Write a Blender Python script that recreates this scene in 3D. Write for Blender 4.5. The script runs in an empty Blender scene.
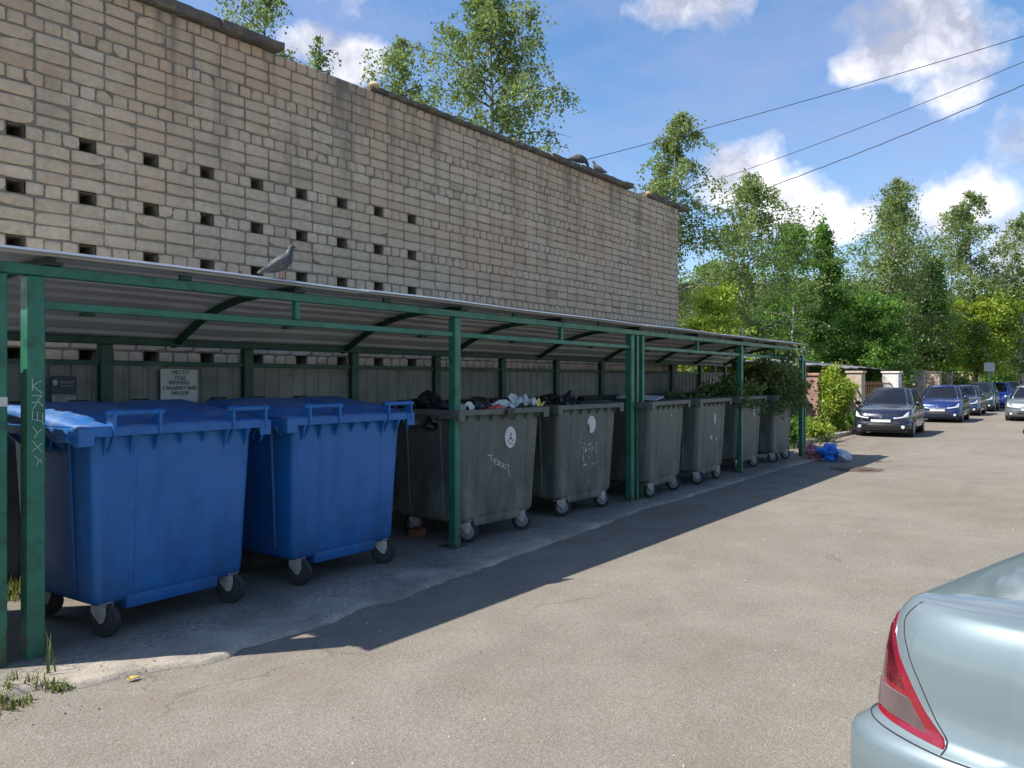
import bpy, math, random
import numpy as np
from mathutils import Vector, Matrix, noise
PI = math.pi
R = math.radians
rnd = random.Random(11)
sc = bpy.context.scene
col = sc.collection

# ---------------------------------------------------------------- camera
HEAD = 36.0
CAM = Vector((-2.004, -4.702, 1.55))
cd = bpy.data.cameras.new("camera")
cd.sensor_width = 36.0
cd.lens = 800.0 * 36.0 / 1024.0
cd.shift_y = -4.0 / 1024.0
cd.clip_start = 0.05
cd.clip_end = 3000.0
cam = bpy.data.objects.new("camera", cd)
col.objects.link(cam)
cam.location = CAM
cam.rotation_euler = (R(90), 0, R(HEAD - 90))
sc.camera = cam

# ---------------------------------------------------------------- light
SUN = Vector((-0.65, 0.53, 1.0)).normalized()
elev = math.asin(SUN.z)
rot = math.atan2(SUN.x, SUN.y)
sl = bpy.data.lights.new("sun", 'SUN')
sl.energy = 3.7
sl.angle = R(0.53)
sl.color = (1.0, 0.94, 0.85)
so = bpy.data.objects.new("sun", sl)
col.objects.link(so)
so.rotation_euler = (-SUN).to_track_quat('-Z', 'Y').to_euler()
so.location = (0, 0, 60)

vs = sc.view_settings
vs.view_transform = 'Standard'
vs.look = 'None'
vs.gamma = 1.0
vs.exposure = 1.12
SKY_STRENGTH = 0.108

world = bpy.data.worlds.new("World")
sc.world = world
world.use_nodes = True


def viewdir(px, py):
    x, y, z = (px - 512) / 800, (380 - py) / 800, 1.0
    c, s = math.cos(R(HEAD)), math.sin(R(HEAD))
    return Vector((s * x + c * z, -c * x + s * z, y)).normalized()


class NT:
    """tiny node-tree helper"""
    def __init__(self, tree):
        self.t = tree
        self.n = tree.nodes
        self.l = tree.links

    def node(self, kind, **kw):
        nd = self.n.new(kind)
        for k, v in kw.items():
            if k.startswith('i_'):
                key = k[2:]
                key = int(key) if key.isdigit() else key.replace('_', ' ')
                self.put(nd.inputs[key], v)
            else:
                setattr(nd, k, v)
        return nd

    def put(self, sock, v):
        if hasattr(v, 'is_output') or isinstance(v, bpy.types.NodeSocket):
            self.l.new(v, sock)
        else:
            sock.default_value = v

    def math(self, op, a, b=0.0, c=0.0, clamp=False):
        nd = self.n.new('ShaderNodeMath')
        nd.operation = op
        nd.use_clamp = clamp
        self.put(nd.inputs[0], a)
        self.put(nd.inputs[1], b)
        self.put(nd.inputs[2], c)
        return nd.outputs[0]

    def vmath(self, op, a, b=(0, 0, 0), out=0):
        nd = self.n.new('ShaderNodeVectorMath')
        nd.operation = op
        self.put(nd.inputs[0], a)
        self.put(nd.inputs[1], b)
        return nd.outputs[out]

    def noise(self, vec, scale, detail=3.0, rough=0.55, dist=0.0, color=False):
        nd = self.n.new('ShaderNodeTexNoise')
        if vec is not None:
            self.l.new(vec, nd.inputs['Vector'])
        nd.inputs['Scale'].default_value = scale
        nd.inputs['Detail'].default_value = detail
        nd.inputs['Roughness'].default_value = rough
        nd.inputs['Distortion'].default_value = dist
        return nd.outputs['Color'] if color else nd.outputs['Fac']

    def voro(self, vec, scale, feature='F1', out='Distance', rnd_=1.0):
        nd = self.n.new('ShaderNodeTexVoronoi')
        nd.feature = feature
        if vec is not None:
            self.l.new(vec, nd.inputs['Vector'])
        nd.inputs['Scale'].default_value = scale
        nd.inputs['Randomness'].default_value = rnd_
        return nd.outputs[out]

    def ramp(self, fac, pts):
        nd = self.n.new('ShaderNodeValToRGB')
        self.put(nd.inputs[0], fac)
        cr = nd.color_ramp
        while len(cr.elements) < len(pts):
            cr.elements.new(0.5)
        for e, (p, c) in zip(cr.elements, pts):
            e.position = p
            if not hasattr(c, '__len__'):
                c = (c, c, c)
            e.color = (c[0], c[1], c[2], 1.0)
        return nd.outputs[0]

    def rng(self, fac, a, b, c=0.0, d=1.0):
        nd = self.n.new('ShaderNodeMapRange')
        self.put(nd.inputs[0], fac)
        nd.inputs[1].default_value = a
        nd.inputs[2].default_value = b
        nd.inputs[3].default_value = c
        nd.inputs[4].default_value = d
        return nd.outputs[0]

    def mix(self, fac, a, b, mode='MIX'):
        nd = self.n.new('ShaderNodeMixRGB')
        nd.blend_type = mode
        self.put(nd.inputs[0], fac)
        self.put(nd.inputs[1], a if not (hasattr(a, '__len__') and len(a) == 3) else (*a, 1))
        self.put(nd.inputs[2], b if not (hasattr(b, '__len__') and len(b) == 3) else (*b, 1))
        return nd.outputs[0]


def build_sky():
    n = NT(world.node_tree)
    bg = world.node_tree.nodes['Background']
    sk = n.node('ShaderNodeTexSky')
    sk.sky_type = 'NISHITA'
    sk.sun_disc = False
    sk.sun_elevation = elev
    sk.sun_rotation = rot
    sk.air_density = 1.0
    sk.dust_density = 0.4
    sk.ozone_density = 2.0
    tc = n.node('ShaderNodeTexCoord')
    d = tc.outputs['Generated']
    warp = n.vmath('SUBTRACT', n.noise(d, 7.0, 5, 0.6, color=True), (0.5, 0.5, 0.5))
    dw = n.vmath('ADD', d, n.vmath('MULTIPLY', warp, (0.085, 0.085, 0.07)))
    # cumulus: (px, py, width, height) of each lump in the view of the photo, turned into sky directions
    lumps = [(925, 45, 60, 34, 1.0), (885, 58, 52, 20, .9), (945, 90, 34, 28, .8), (915, 10, 60, 22, .8),
             (690, 8, 66, 24, .75), (742, 178, 46, 34, 1.1), (800, 215, 60, 28, 1.0), (845, 222, 34, 24, 1.0),
             (775, 195, 50, 26, .9), (955, 205, 44, 34, .9), (350, 62, 40, 26, 1.1), (300, 40, 22, 16, .8),
             (640, 232, 60, 22, .6), (1010, 250, 40, 36, .8), (1180, 120, 120, 60, 1), (60, -160, 260, 90, 1), (1000, -190, 300, 80, 1),
             (-400, 120, 260, 70, 1.0), (1500, 230, 220, 50, 1.0), (450, -420, 300, 130, 1.0)]
    tot = None
    for (px, py, w, h, a) in lumps:
        v = viewdir(px, py)
        # local frame of the lump in the sky
        right = v.cross(Vector((0, 0, 1))).normalized()
        up = right.cross(v).normalized()
        k = 1.0 / 800.0
        dd = n.vmath('SUBTRACT', dw, tuple(v))
        a1 = n.math('MULTIPLY', n.vmath('DOT_PRODUCT', dd, tuple(right), 1), 1 / (w * k))
        a2 = n.math('MULTIPLY', n.vmath('DOT_PRODUCT', dd, tuple(up), 1), 1 / (h * k))
        a3 = n.math('MULTIPLY', n.vmath('DOT_PRODUCT', dd, tuple(v), 1), 1.5)
        r = n.math('SQRT', n.math('ADD', n.math('ADD', n.math('MULTIPLY', a1, a1), n.math('MULTIPLY', a2, a2)), n.math('MULTIPLY', a3, a3)))
        m = n.math('MULTIPLY', n.rng(r, 1.35, 0.35, 0.0, 1.0), a)
        tot = m if tot is None else n.math('MAXIMUM', tot, m)
    puff = n.noise(d, 22.0, 6, 0.6)
    dens = n.math('SUBTRACT', tot, n.math('MULTIPLY', n.math('SUBTRACT', puff, 0.35), 1.15))
    dens = n.rng(dens, 0.10, 0.60)
    # thin high veil
    veil = n.noise(n.vmath('MULTIPLY', dw, (2.2, 2.2, 7.0)), 1.7, 6, 0.62)
    veil = n.rng(veil, 0.40, 0.76, 0.03, 0.55)
    shade = n.noise(n.vmath('ADD', dw, (0.02, 0.0, 0.03)), 11.0, 5, 0.6)
    cc = n.ramp(n.rng(shade, 0.38, 0.66), [(0.0, (2.2, 2.35, 3.0)), (0.5, (3.9, 4.0, 4.5)), (1.0, (5.6, 5.55, 5.75))])
    hs = n.node('ShaderNodeHueSaturation')
    n.l.new(sk.outputs[0], hs.inputs['Color'])
    hs.inputs['Saturation'].default_value = 1.2
    hs.inputs['Value'].default_value = 0.84
    base = n.mix(veil, hs.outputs[0], (2.0, 2.2, 3.5))
    out = n.mix(dens, base, cc)
    n.l.new(out, bg.inputs[0])
    bg.inputs[1].default_value = SKY_STRENGTH


build_sky()


# ---------------------------------------------------------------- materials
def new_mat(name):
    m = bpy.data.materials.new(name)
    m.use_nodes = True
    n = NT(m.node_tree)
    p = m.node_tree.nodes['Principled BSDF']
    return m, n, p


def simple(name, c, rough=0.6, metal=0.0, var=0.12, scale=6.0, bump=0.0, bscale=60.0, dirt=None, coat=0.0, spec=None):
    """one base colour with soft uneven tone, optional dirt colour in patches"""
    m, n, p = new_mat(name)
    tc = n.node('ShaderNodeTexCoord')
    o = tc.outputs['Object']
    f = n.noise(o, scale, 4, 0.6)
    lo = tuple(x * (1 - var) for x in c)
    hi = tuple(min(1, x * (1 + var)) for x in c)
    cc = n.ramp(n.rng(f, 0.3, 0.7), [(0, lo), (1, hi)])
    if dirt:
        dcol, amt, dsc = dirt
        g = n.noise(o, dsc, 6, 0.65)
        cc = n.mix(n.rng(g, 0.62 - amt * 0.3, 0.72 + 0.1 * (1 - amt), 0, 0.85), cc, dcol)
    n.l.new(cc, p.inputs['Base Color'])
    rr = n.rng(n.noise(o, scale * 2.3, 4), 0.3, 0.7, max(0.02, rough - 0.08), min(1, rough + 0.08))
    n.l.new(rr, p.inputs['Roughness'])
    p.inputs['Metallic'].default_value = metal
    if coat:
        p.inputs['Coat Weight'].default_value = coat
        p.inputs['Coat Roughness'].default_value = 0.04
    if spec is not None:
        p.inputs['Specular IOR Level'].default_value = spec
    if bump:
        b = n.node('ShaderNodeBump')
        b.inputs['Strength'].default_value = bump
        b.inputs['Distance'].default_value = 0.004
        n.l.new(n.noise(o, bscale, 4), b.inputs['Height'])
        n.l.new(b.outputs[0], p.inputs['Normal'])
    return m


def mat_asphalt():
    m, n, p = new_mat('asphalt')
    tc = n.node('ShaderNodeTexCoord')
    o = tc.outputs['Object']
    big = n.noise(o, 0.35, 4, 0.6)
    mid = n.noise(o, 2.2, 5, 0.65)
    c = n.ramp(n.rng(n.math('ADD', n.math('MULTIPLY', big, 0.5), n.math('MULTIPLY', mid, 0.5)), 0.36, 0.64),
               [(0, (0.186, 0.167, 0.137)), (0.5, (0.216, 0.196, 0.163)), (1, (0.248, 0.227, 0.190))])
    # fine stone grain
    g = n.noise(o, 130.0, 3, 0.7)
    c = n.mix(1.0, c, n.ramp(n.rng(g, 0.3, 0.7), [(0, 0.55), (1, 1.40)]), 'MULTIPLY')
    g2 = n.noise(o, 34.0, 3, 0.7)
    c = n.mix(1.0, c, n.ramp(n.rng(g2, 0.3, 0.7), [(0, 0.84), (1, 1.14)]), 'MULTIPLY')
    # pale aggregate stones
    v = n.n.new('ShaderNodeTexVoronoi')
    n.l.new(o, v.inputs['Vector'])
    v.inputs['Scale'].default_value = 62.0
    sp = n.math('MULTIPLY', n.rng(v.outputs['Distance'], 0.30, 0.20), n.rng(n.vmath('DOT_PRODUCT', v.outputs['Color'], (1, 0, 0), 1), 0.80, 0.86))
    c = n.mix(n.math('MULTIPLY', sp, 0.5), c, (0.46, 0.43, 0.38))
    sp2 = n.math('MULTIPLY', n.rng(v.outputs['Distance'], 0.34, 0.22), n.rng(n.vmath('DOT_PRODUCT', v.outputs['Color'], (0, 1, 0), 1), 0.84, 0.90))
    c = n.mix(n.math('MULTIPLY', sp2, 0.6), c, (0.07, 0.06, 0.05))
    # brownish worn patches beside the slab
    w = n.noise(n.vmath('ADD', o, (5.1, 2.2, 0)), 0.9, 6, 0.7)
    c = n.mix(n.rng(w, 0.54, 0.70, 0, 0.35), c, (0.185, 0.14, 0.098))
    sy = n.node('ShaderNodeSeparateXYZ')
    n.l.new(o, sy.inputs[0])
    # earth washed along the foot of the slab
    near_ = n.math('MULTIPLY', n.rng(sy.outputs[1], -1.75, -0.75), n.rng(n.noise(o, 1.9, 6, 0.7), 0.40, 0.62))
    c = n.mix(n.math('MULTIPLY', near_, 0.55), c, (0.165, 0.122, 0.082))
    # dark tyre and oil marks drawn out along the lane
    tr_ = n.noise(n.vmath('MULTIPLY', o, (0.22, 1.5, 1)), 1.3, 5, 0.6)
    c = n.mix(n.rng(tr_, 0.56, 0.72, 0, 0.35), c, (0.135, 0.118, 0.098))
    pt_ = n.noise(n.vmath('ADD', o, (9, 4, 0)), 1.1, 3, 0.5)
    c = n.mix(n.rng(pt_, 0.70, 0.78, 0, 0.25), c, (0.12, 0.105, 0.09))
    # cracks
    ck = n.n.new('ShaderNodeTexVoronoi')
    ck.feature = 'DISTANCE_TO_EDGE'
    wv = n.vmath('ADD', o, n.vmath('MULTIPLY', n.noise(o, 2.5, 5, 0.6, color=True), (0.55, 0.55, 0)))
    n.l.new(wv, ck.inputs['Vector'])
    ck.inputs['Scale'].default_value = 0.42
    cm = n.math('MULTIPLY', n.rng(ck.outputs['Distance'], 0.006, 0.0), n.rng(n.noise(o, 0.5, 2), 0.52, 0.6))
    c = n.mix(n.math('MULTIPLY', cm, 0.4), c, (0.07, 0.055, 0.04))
    n.l.new(c, p.inputs['Base Color'])
    p.inputs['Roughness'].default_value = 0.92
    p.inputs['Specular IOR Level'].default_value = 0.25
    b = n.node('ShaderNodeBump')
    b.inputs['Strength'].default_value = 0.7
    b.inputs['Distance'].default_value = 0.006
    n.l.new(n.math('ADD', g, n.math('MULTIPLY', v.outputs['Distance'], 0.6)), b.inputs['Height'])
    n.l.new(b.outputs[0], p.inputs['Normal'])
    return m


def mat_concrete():
    m, n, p = new_mat('rough_concrete')
    tc = n.node('ShaderNodeTexCoord')
    o = tc.outputs['Object']
    f = n.noise(o, 1.6, 5, 0.65)
    c = n.ramp(n.rng(f, 0.35, 0.66), [(0, (0.20, 0.175, 0.14)), (1, (0.44, 0.39, 0.315))])
    g = n.noise(o, 70, 4, 0.7)
    c = n.mix(1.0, c, n.ramp(n.rng(g, 0.3, 0.7), [(0, 0.7), (1, 1.22)]), 'MULTIPLY')
    # gravelly pitted lane behind the smooth edge, following the slab
    sx = n.node('ShaderNodeSeparateXYZ')
    n.l.new(o, sx.inputs[0])
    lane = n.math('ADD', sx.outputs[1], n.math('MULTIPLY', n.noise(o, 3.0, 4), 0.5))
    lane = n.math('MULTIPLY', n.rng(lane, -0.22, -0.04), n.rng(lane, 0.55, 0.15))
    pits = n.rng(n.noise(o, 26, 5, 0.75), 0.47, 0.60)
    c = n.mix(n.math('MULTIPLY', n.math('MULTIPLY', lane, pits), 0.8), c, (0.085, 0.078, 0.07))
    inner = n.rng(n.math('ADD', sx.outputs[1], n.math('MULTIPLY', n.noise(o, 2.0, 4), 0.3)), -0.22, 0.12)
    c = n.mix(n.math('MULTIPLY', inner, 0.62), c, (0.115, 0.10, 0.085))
    st = n.noise(n.vmath('ADD', o, (3, 8, 0)), 0.8, 5, 0.65)
    c = n.mix(n.rng(st, 0.5, 0.7, 0, 0.55), c, (0.14, 0.12, 0.10))
    n.l.new(c, p.inputs['Base Color'])
    p.inputs['Roughness'].default_value = 0.93
    b = n.node('ShaderNodeBump')
    b.inputs['Strength'].default_value = 0.7
    b.inputs['Distance'].default_value = 0.008
    n.l.new(n.math('ADD', n.math('MULTIPLY', g, 0.6), n.noise(o, 22, 5, 0.7)), b.inputs['Height'])
    n.l.new(b.outputs[0], p.inputs['Normal'])
    return m


def mat_brick():
    m, n, p = new_mat('silicate_brick')
    tc = n.node('ShaderNodeTexCoord')
    o = tc.outputs['Object']
    at = n.node('ShaderNodeAttribute')
    at.attribute_name = 'tone'
    t = at.outputs['Fac']
    c = n.ramp(t, [(0, (0.36, 0.265, 0.175)), (0.35, (0.50, 0.395, 0.275)), (0.7, (0.57, 0.46, 0.33)), (1.0, (0.65, 0.54, 0.40))])
    f = n.noise(o, 16, 5, 0.7)
    c = n.mix(1.0, c, n.ramp(n.rng(f, 0.28, 0.72), [(0, 0.74), (1, 1.16)]), 'MULTIPLY')
    # big warm and grey clouds of weathering
    w = n.noise(o, 0.55, 5, 0.6)
    c = n.mix(n.rng(w, 0.42, 0.64, 0, 0.65), c, (0.54, 0.345, 0.215))
    # soot under the coping, running down in streaks
    sx = n.node('ShaderNodeSeparateXYZ')
    n.l.new(o, sx.inputs[0])
    st = n.noise(n.vmath('MULTIPLY', o, (2.6, 2.6, 0.35)), 1.0, 5, 0.65)
    top = n.rng(sx.outputs[2], 3.3, 4.8)
    c = n.mix(n.math('MULTIPLY', n.rng(st, 0.50, 0.66), n.math('ADD', n.math('MULTIPLY', top, 0.75), 0.18)), c, (0.15, 0.13, 0.10))
    sm = n.noise(n.vmath('ADD', n.vmath('MULTIPLY', o, (3.0, 3.0, 0.55)), (7, 3, 1)), 1.0, 5, 0.7)
    c = n.mix(n.math('MULTIPLY', n.rng(sm, 0.60, 0.70), n.rng(sx.outputs[2], 2.6, 4.6, 0.1, 0.55)), c, (0.25, 0.235, 0.07))
    n.l.new(c, p.inputs['Base Color'])
    p.inputs['Roughness'].default_value = 0.9
    b = n.node('ShaderNodeBump')
    b.inputs['Strength'].default_value = 0.5
    b.inputs['Distance'].default_value = 0.006
    n.l.new(n.noise(o, 45, 5, 0.7), b.inputs['Height'])
    n.l.new(b.outputs[0], p.inputs['Normal'])
    return m


def mat_leaf(name, dark, light, trans=0.35):
    m = bpy.data.materials.new(name)
    m.use_nodes = True
    n = NT(m.node_tree)
    for nd in list(n.n):
        n.n.remove(nd)
    out = n.node('ShaderNodeOutputMaterial')
    at = n.node('ShaderNodeAttribute')
    at.attribute_name = 'tone'
    c = n.ramp(at.outputs['Fac'], [(0, dark), (1, light)])
    d = n.node('ShaderNodeBsdfDiffuse')
    n.l.new(c, d.inputs['Color'])
    t = n.node('ShaderNodeBsdfTranslucent')
    n.l.new(n.mix(1.0, c, (1.15, 1.2, 0.5), 'MULTIPLY'), t.inputs['Color'])
    g = n.node('ShaderNodeBsdfGlossy')
    g.inputs['Roughness'].default_value = 0.45
    g.inputs['Color'].default_value = (0.8, 0.85, 0.8, 1)
    mx = n.node('ShaderNodeMixShader')
    mx.inputs[0].default_value = trans
    n.l.new(d.outputs[0], mx.inputs[1])
    n.l.new(t.outputs[0], mx.inputs[2])
    mx2 = n.node('ShaderNodeMixShader')
    mx2.inputs[0].default_value = 0.02
    n.l.new(mx.outputs[0], mx2.inputs[1])
    n.l.new(g.outputs[0], mx2.inputs[2])
    n.l.new(mx2.outputs[0], out.inputs[0])
    return m


def mat_bark(name, c0, c1):
    m, n, p = new_mat(name)
    tc = n.node('ShaderNodeTexCoord')
    f = n.noise(n.vmath('MULTIPLY', tc.outputs['Object'], (4, 4, 2)), 1.5, 5, 0.7)
    n.l.new(n.ramp(n.rng(f, 0.42, 0.58), [(0, c0), (1, c1)]), p.inputs['Base Color'])
    p.inputs['Roughness'].default_value = 0.9
    return m


def mat_plastic(name, c, dirtc, damt, rough=0.42):
    """moulded plastic of a container: dull, scuffed, grimy low down"""
    m, n, p = new_mat(name)
    tc = n.node('ShaderNodeTexCoord')
    o = tc.outputs['Object']
    f = n.noise(o, 3.0, 5, 0.65)
    cc = n.ramp(n.rng(f, 0.3, 0.7), [(0, tuple(x * 0.82 for x in c)), (1, tuple(x * 1.15 for x in c))])
    sx = n.node('ShaderNodeSeparateXYZ')
    n.l.new(o, sx.inputs[0])
    g = n.noise(n.vmath('MULTIPLY', o, (5, 5, 1.4)), 1.2, 6, 0.7)
    low = n.rng(sx.outputs[2], 0.75, 0.2, 0.0, 0.5)
    fac = n.math('MULTIPLY', n.rng(n.math('ADD', g, n.math('MULTIPLY', low, 0.22)), 0.5, 0.75), damt, clamp=True)
    cc = n.mix(fac, cc, dirtc)
    s = n.noise(n.vmath('MULTIPLY', o, (9, 9, 60)), 1.0, 5, 0.7)
    sv = n.noise(n.vmath('MULTIPLY', o, (40, 40, 3)), 1.0, 4, 0.7)
    cc = n.mix(n.rng(sv, 0.70, 0.76, 0, 0.35), cc, tuple(min(1, x * 1.5 + 0.10) for x in c))
    fd = n.noise(n.vmath('ADD', o, (4, 1, 2)), 1.1, 3, 0.5)
    cc = n.mix(n.rng(fd, 0.45, 0.7, 0, 0.35), cc, tuple(min(1, x * 1.2 + 0.035) for x in c))
    cc = n.mix(n.rng(s, 0.66, 0.74, 0, 0.22), cc, tuple(min(1, x * 1.8 + 0.12) for x in c))
    n.l.new(cc, p.inputs['Base Color'])
    n.l.new(n.rng(g, 0.35, 0.7, rough - 0.06, rough + 0.22), p.inputs['Roughness'])
    b = n.node('ShaderNodeBump')
    b.inputs['Strength'].default_value = 0.12
    b.inputs['Distance'].default_value = 0.01
    n.l.new(n.noise(o, 7, 4), b.inputs['Height'])
    n.l.new(b.outputs[0], p.inputs['Normal'])
    return m


M = {}
M['asphalt'] = mat_asphalt()
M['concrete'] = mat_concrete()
M['brick'] = mat_brick()
M['mortar'] = simple('grey_mortar', (0.205, 0.175, 0.13), 0.95, var=0.25, scale=9, bump=0.5, bscale=50)
M['cavity'] = simple('sooty_brick', (0.20, 0.165, 0.12), 0.95, var=0.4, scale=14)  # duller brick tone for the sides of the wall holes
M['soot'] = simple('dark_cavity', (0.035, 0.03, 0.026), 0.95)  # near-black colour of the back face in each wall hole
M['coping'] = simple('old_roof_slab', (0.115, 0.10, 0.082), 0.95, var=0.4, scale=5, bump=0.8, bscale=30, dirt=((0.30, 0.30, 0.16), 0.3, 6))
M['foam'] = simple('hardened_yellow_foam', (0.45, 0.33, 0.16), 0.9, var=0.25)
M['green'] = simple('green_enamel', (0.022, 0.150, 0.088), 0.42, var=0.25, scale=5, bump=0.25, bscale=60, dirt=((0.014, 0.03, 0.022), 0.34, 9))
_n = NT(M['green'].node_tree)
_p = M['green'].node_tree.nodes['Principled BSDF']
_c = _p.inputs['Base Color'].links[0].from_socket
_o = _n.node('ShaderNodeTexCoord').outputs['Object']
_s = _n.node('ShaderNodeSeparateXYZ')
_n.l.new(_o, _s.inputs[0])
_foot = _n.rng(_s.outputs[2], 0.42, 0.02, 0.0, 0.22)
_g = _n.math('ADD', _n.noise(_o, 14, 6, 0.7), _foot)
_n.l.new(_n.mix(_n.rng(_g, 0.66, 0.74, 0, 0.85), _c, (0.075, 0.045, 0.028)), _p.inputs['Base Color'])
M['green_dark'] = simple('old_dark_green_enamel', (0.010, 0.058, 0.036), 0.5, var=0.3, scale=5, bump=0.15, bscale=90, dirt=((0.02, 0.02, 0.015), 0.2, 7))  # copy of the green enamel with the shade under the roof put into its colour
M['sheet'] = simple('galvanised_sheet', (0.50, 0.52, 0.53), 0.5, metal=0.1, var=0.14, scale=1.2, dirt=((0.33, 0.25, 0.18), 0.1, 2.2))
M['fence_sheet'] = simple('fence_sheet_metal', (0.20, 0.195, 0.17), 0.55, metal=0.1, var=0.22, scale=2.2, dirt=((0.08, 0.07, 0.05), 0.35, 3))
M['blue'] = mat_plastic('blue_plastic', (0.008, 0.118, 0.355), (0.02, 0.045, 0.11), 0.5, 0.40)
M['blue_lid'] = mat_plastic('blue_lid_plastic', (0.014, 0.11, 0.34), (0.17, 0.185, 0.215), 1.35, 0.45)
M['dark'] = mat_plastic('dark_grey_plastic', (0.084, 0.094, 0.080), (0.19, 0.185, 0.15), 1.2, 0.5)
M['dark_lid'] = mat_plastic('black_lid_plastic', (0.018, 0.019, 0.020), (0.05, 0.05, 0.045), 0.6, 0.45)
M['galv'] = simple('galvanised_steel', (0.42, 0.42, 0.41), 0.45, metal=0.7, var=0.2, scale=12, dirt=((0.17, 0.13, 0.10), 0.3, 14))
M['rubber'] = simple('black_rubber', (0.022, 0.022, 0.023), 0.7, var=0.3, scale=20, dirt=((0.10, 0.09, 0.075), 0.3, 22))
M['hub'] = simple('grey_wheel_hub', (0.20, 0.20, 0.19), 0.6, var=0.2)
M['white'] = simple('faded_white_vinyl', (0.58, 0.57, 0.53), 0.6, var=0.1, scale=20)
M['chalk'] = simple('white_marker_paint', (0.46, 0.50, 0.46), 0.7, var=0.35, scale=60)
M['ink'] = simple('black_ink', (0.02, 0.02, 0.022), 0.7)
M['paper'] = simple('damp_white_paper', (0.55, 0.55, 0.51), 0.8, var=0.12, scale=8, dirt=((0.33, 0.31, 0.26), 0.2, 10))
M['poster'] = simple('dark_printed_poster', (0.028, 0.034, 0.040), 0.5, var=0.2)
M['poster_pic'] = simple('grey_printed_picture', (0.22, 0.25, 0.27), 0.5, var=0.55, scale=22)
M['bagblack'] = simple('black_bin_liner', (0.012, 0.012, 0.013), 0.3, var=0.2, bump=1.0, bscale=18)
M['bagblue'] = simple('blue_plastic_bag', (0.03, 0.19, 0.68), 0.35, var=0.2, bump=1.0, bscale=16)
M['bagwhite'] = simple('translucent_pale_bag', (0.55, 0.56, 0.62), 0.35, var=0.15, bump=1.0, bscale=16)
M['bagpink'] = simple('pink_plastic_bag', (0.42, 0.17, 0.20), 0.35, var=0.6, scale=9, bump=1.0, bscale=16)
M['litter_red'] = simple('red_wrapper', (0.5, 0.06, 0.04), 0.5)
M['litter_yellow'] = simple('yellow_wrapper', (0.6, 0.5, 0.09), 0.5)
M['redbrick'] = simple('red_clay_brick', (0.28, 0.085, 0.045), 0.9, var=0.3, bump=0.6)
M['grass'] = mat_leaf('grass_blades', (0.05, 0.085, 0.02), (0.24, 0.25, 0.10), 0.3)
M['birch_leaf'] = mat_leaf('birch_leaves', (0.115, 0.170, 0.060), (0.275, 0.345, 0.150), 0.45)
M['dark_leaf'] = mat_leaf('deep_green_leaves', (0.065, 0.150, 0.028), (0.185, 0.335, 0.070), 0.45)
M['lime_leaf'] = mat_leaf('yellow_green_leaves', (0.14, 0.22, 0.022), (0.40, 0.48, 0.08), 0.45)
M['cut_leaf'] = mat_leaf('wilting_leaves', (0.070, 0.105, 0.030), (0.22, 0.27, 0.10), 0.35)
M['birch_bark'] = mat_bark('birch_bark', (0.07, 0.06, 0.05), (0.55, 0.53, 0.48))
M['limb'] = mat_bark('grey_limb_bark', (0.05, 0.045, 0.038), (0.26, 0.25, 0.225))
M['bark'] = mat_bark('brown_bark', (0.06, 0.045, 0.033), (0.15, 0.115, 0.085))
M['dirt'] = simple('dry_earth', (0.15, 0.115, 0.078), 0.95, var=0.3, scale=3, bump=0.8, bscale=14, dirt=((0.06, 0.085, 0.03), 0.7, 0.8))
M['pillar'] = simple('tan_pillar_stone', (0.42, 0.335, 0.25), 0.9, var=0.25, scale=5, bump=0.5, bscale=20)
M['pillar_white'] = simple('whitewashed_pillar', (0.66, 0.63, 0.57), 0.9, var=0.15, scale=5)
M['plinth'] = simple('pinkish_plinth_brick', (0.33, 0.20, 0.15), 0.9, var=0.3, scale=4)
M['rust'] = simple('rusty_rail', (0.22, 0.10, 0.06), 0.7, var=0.3)
M['slate'] = simple('weathered_slate_roof', (0.22, 0.205, 0.19), 0.85, var=0.3, scale=2)
M['shedwall'] = simple('tan_shed_wall', (0.45, 0.37, 0.26), 0.9, var=0.2, scale=1.5)
M['cable'] = simple('black_cable', (0.02, 0.02, 0.022), 0.6)
M['pole'] = simple('grey_pole', (0.30, 0.30, 0.29), 0.6)
M['signback'] = simple('grey_sign_back', (0.36, 0.38, 0.39), 0.5, metal=0.2)
M['yellow'] = simple('yellow_marker_paint', (0.72, 0.56, 0.02), 0.5)
M['hole'] = simple('brown_sunken_patch', (0.10, 0.072, 0.05), 0.95, var=0.35, scale=10, bump=0.8, bscale=40)
M['iron'] = simple('rusty_cast_iron', (0.13, 0.095, 0.07), 0.7, metal=0.3, var=0.3, scale=20, bump=0.8, bscale=60)
M['pigeon'] = simple('grey_feathers', (0.05, 0.05, 0.054), 0.75, var=0.55, scale=55)
M['pigeon_dark'] = simple('dark_neck_feathers', (0.05, 0.055, 0.065), 0.55, var=0.5, scale=50)
M['pigeon_wing'] = simple('speckled_wing_feathers', (0.09, 0.088, 0.085), 0.8, var=0.85, scale=70)
M['bird_leg'] = simple('red_bird_legs', (0.42, 0.13, 0.09), 0.6)
M['houses'] = simple('pale_far_house_wall', (0.55, 0.52, 0.46), 0.9, var=0.1)
M['glass'] = simple('dark_car_glass', (0.012, 0.014, 0.018), 0.05, var=0.1, spec=0.3)
M['lamp'] = simple('clear_headlamp', (0.62, 0.64, 0.66), 0.1, var=0.2, scale=20, coat=1.0)
M['chrome'] = simple('chrome_trim', (0.6, 0.6, 0.6), 0.18, metal=0.9)
M['plate'] = simple('white_number_plate', (0.72, 0.72, 0.70), 0.4)
M['trim'] = simple('black_plastic_trim', (0.025, 0.025, 0.027), 0.55)
M['alloy'] = simple('grey_alloy', (0.34, 0.34, 0.35), 0.35, metal=0.7)


def paint(name, c, metal=0.25, rough=0.3):
    return simple(name, c, rough, metal=metal, var=0.05, scale=2, coat=1.0)


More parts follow.
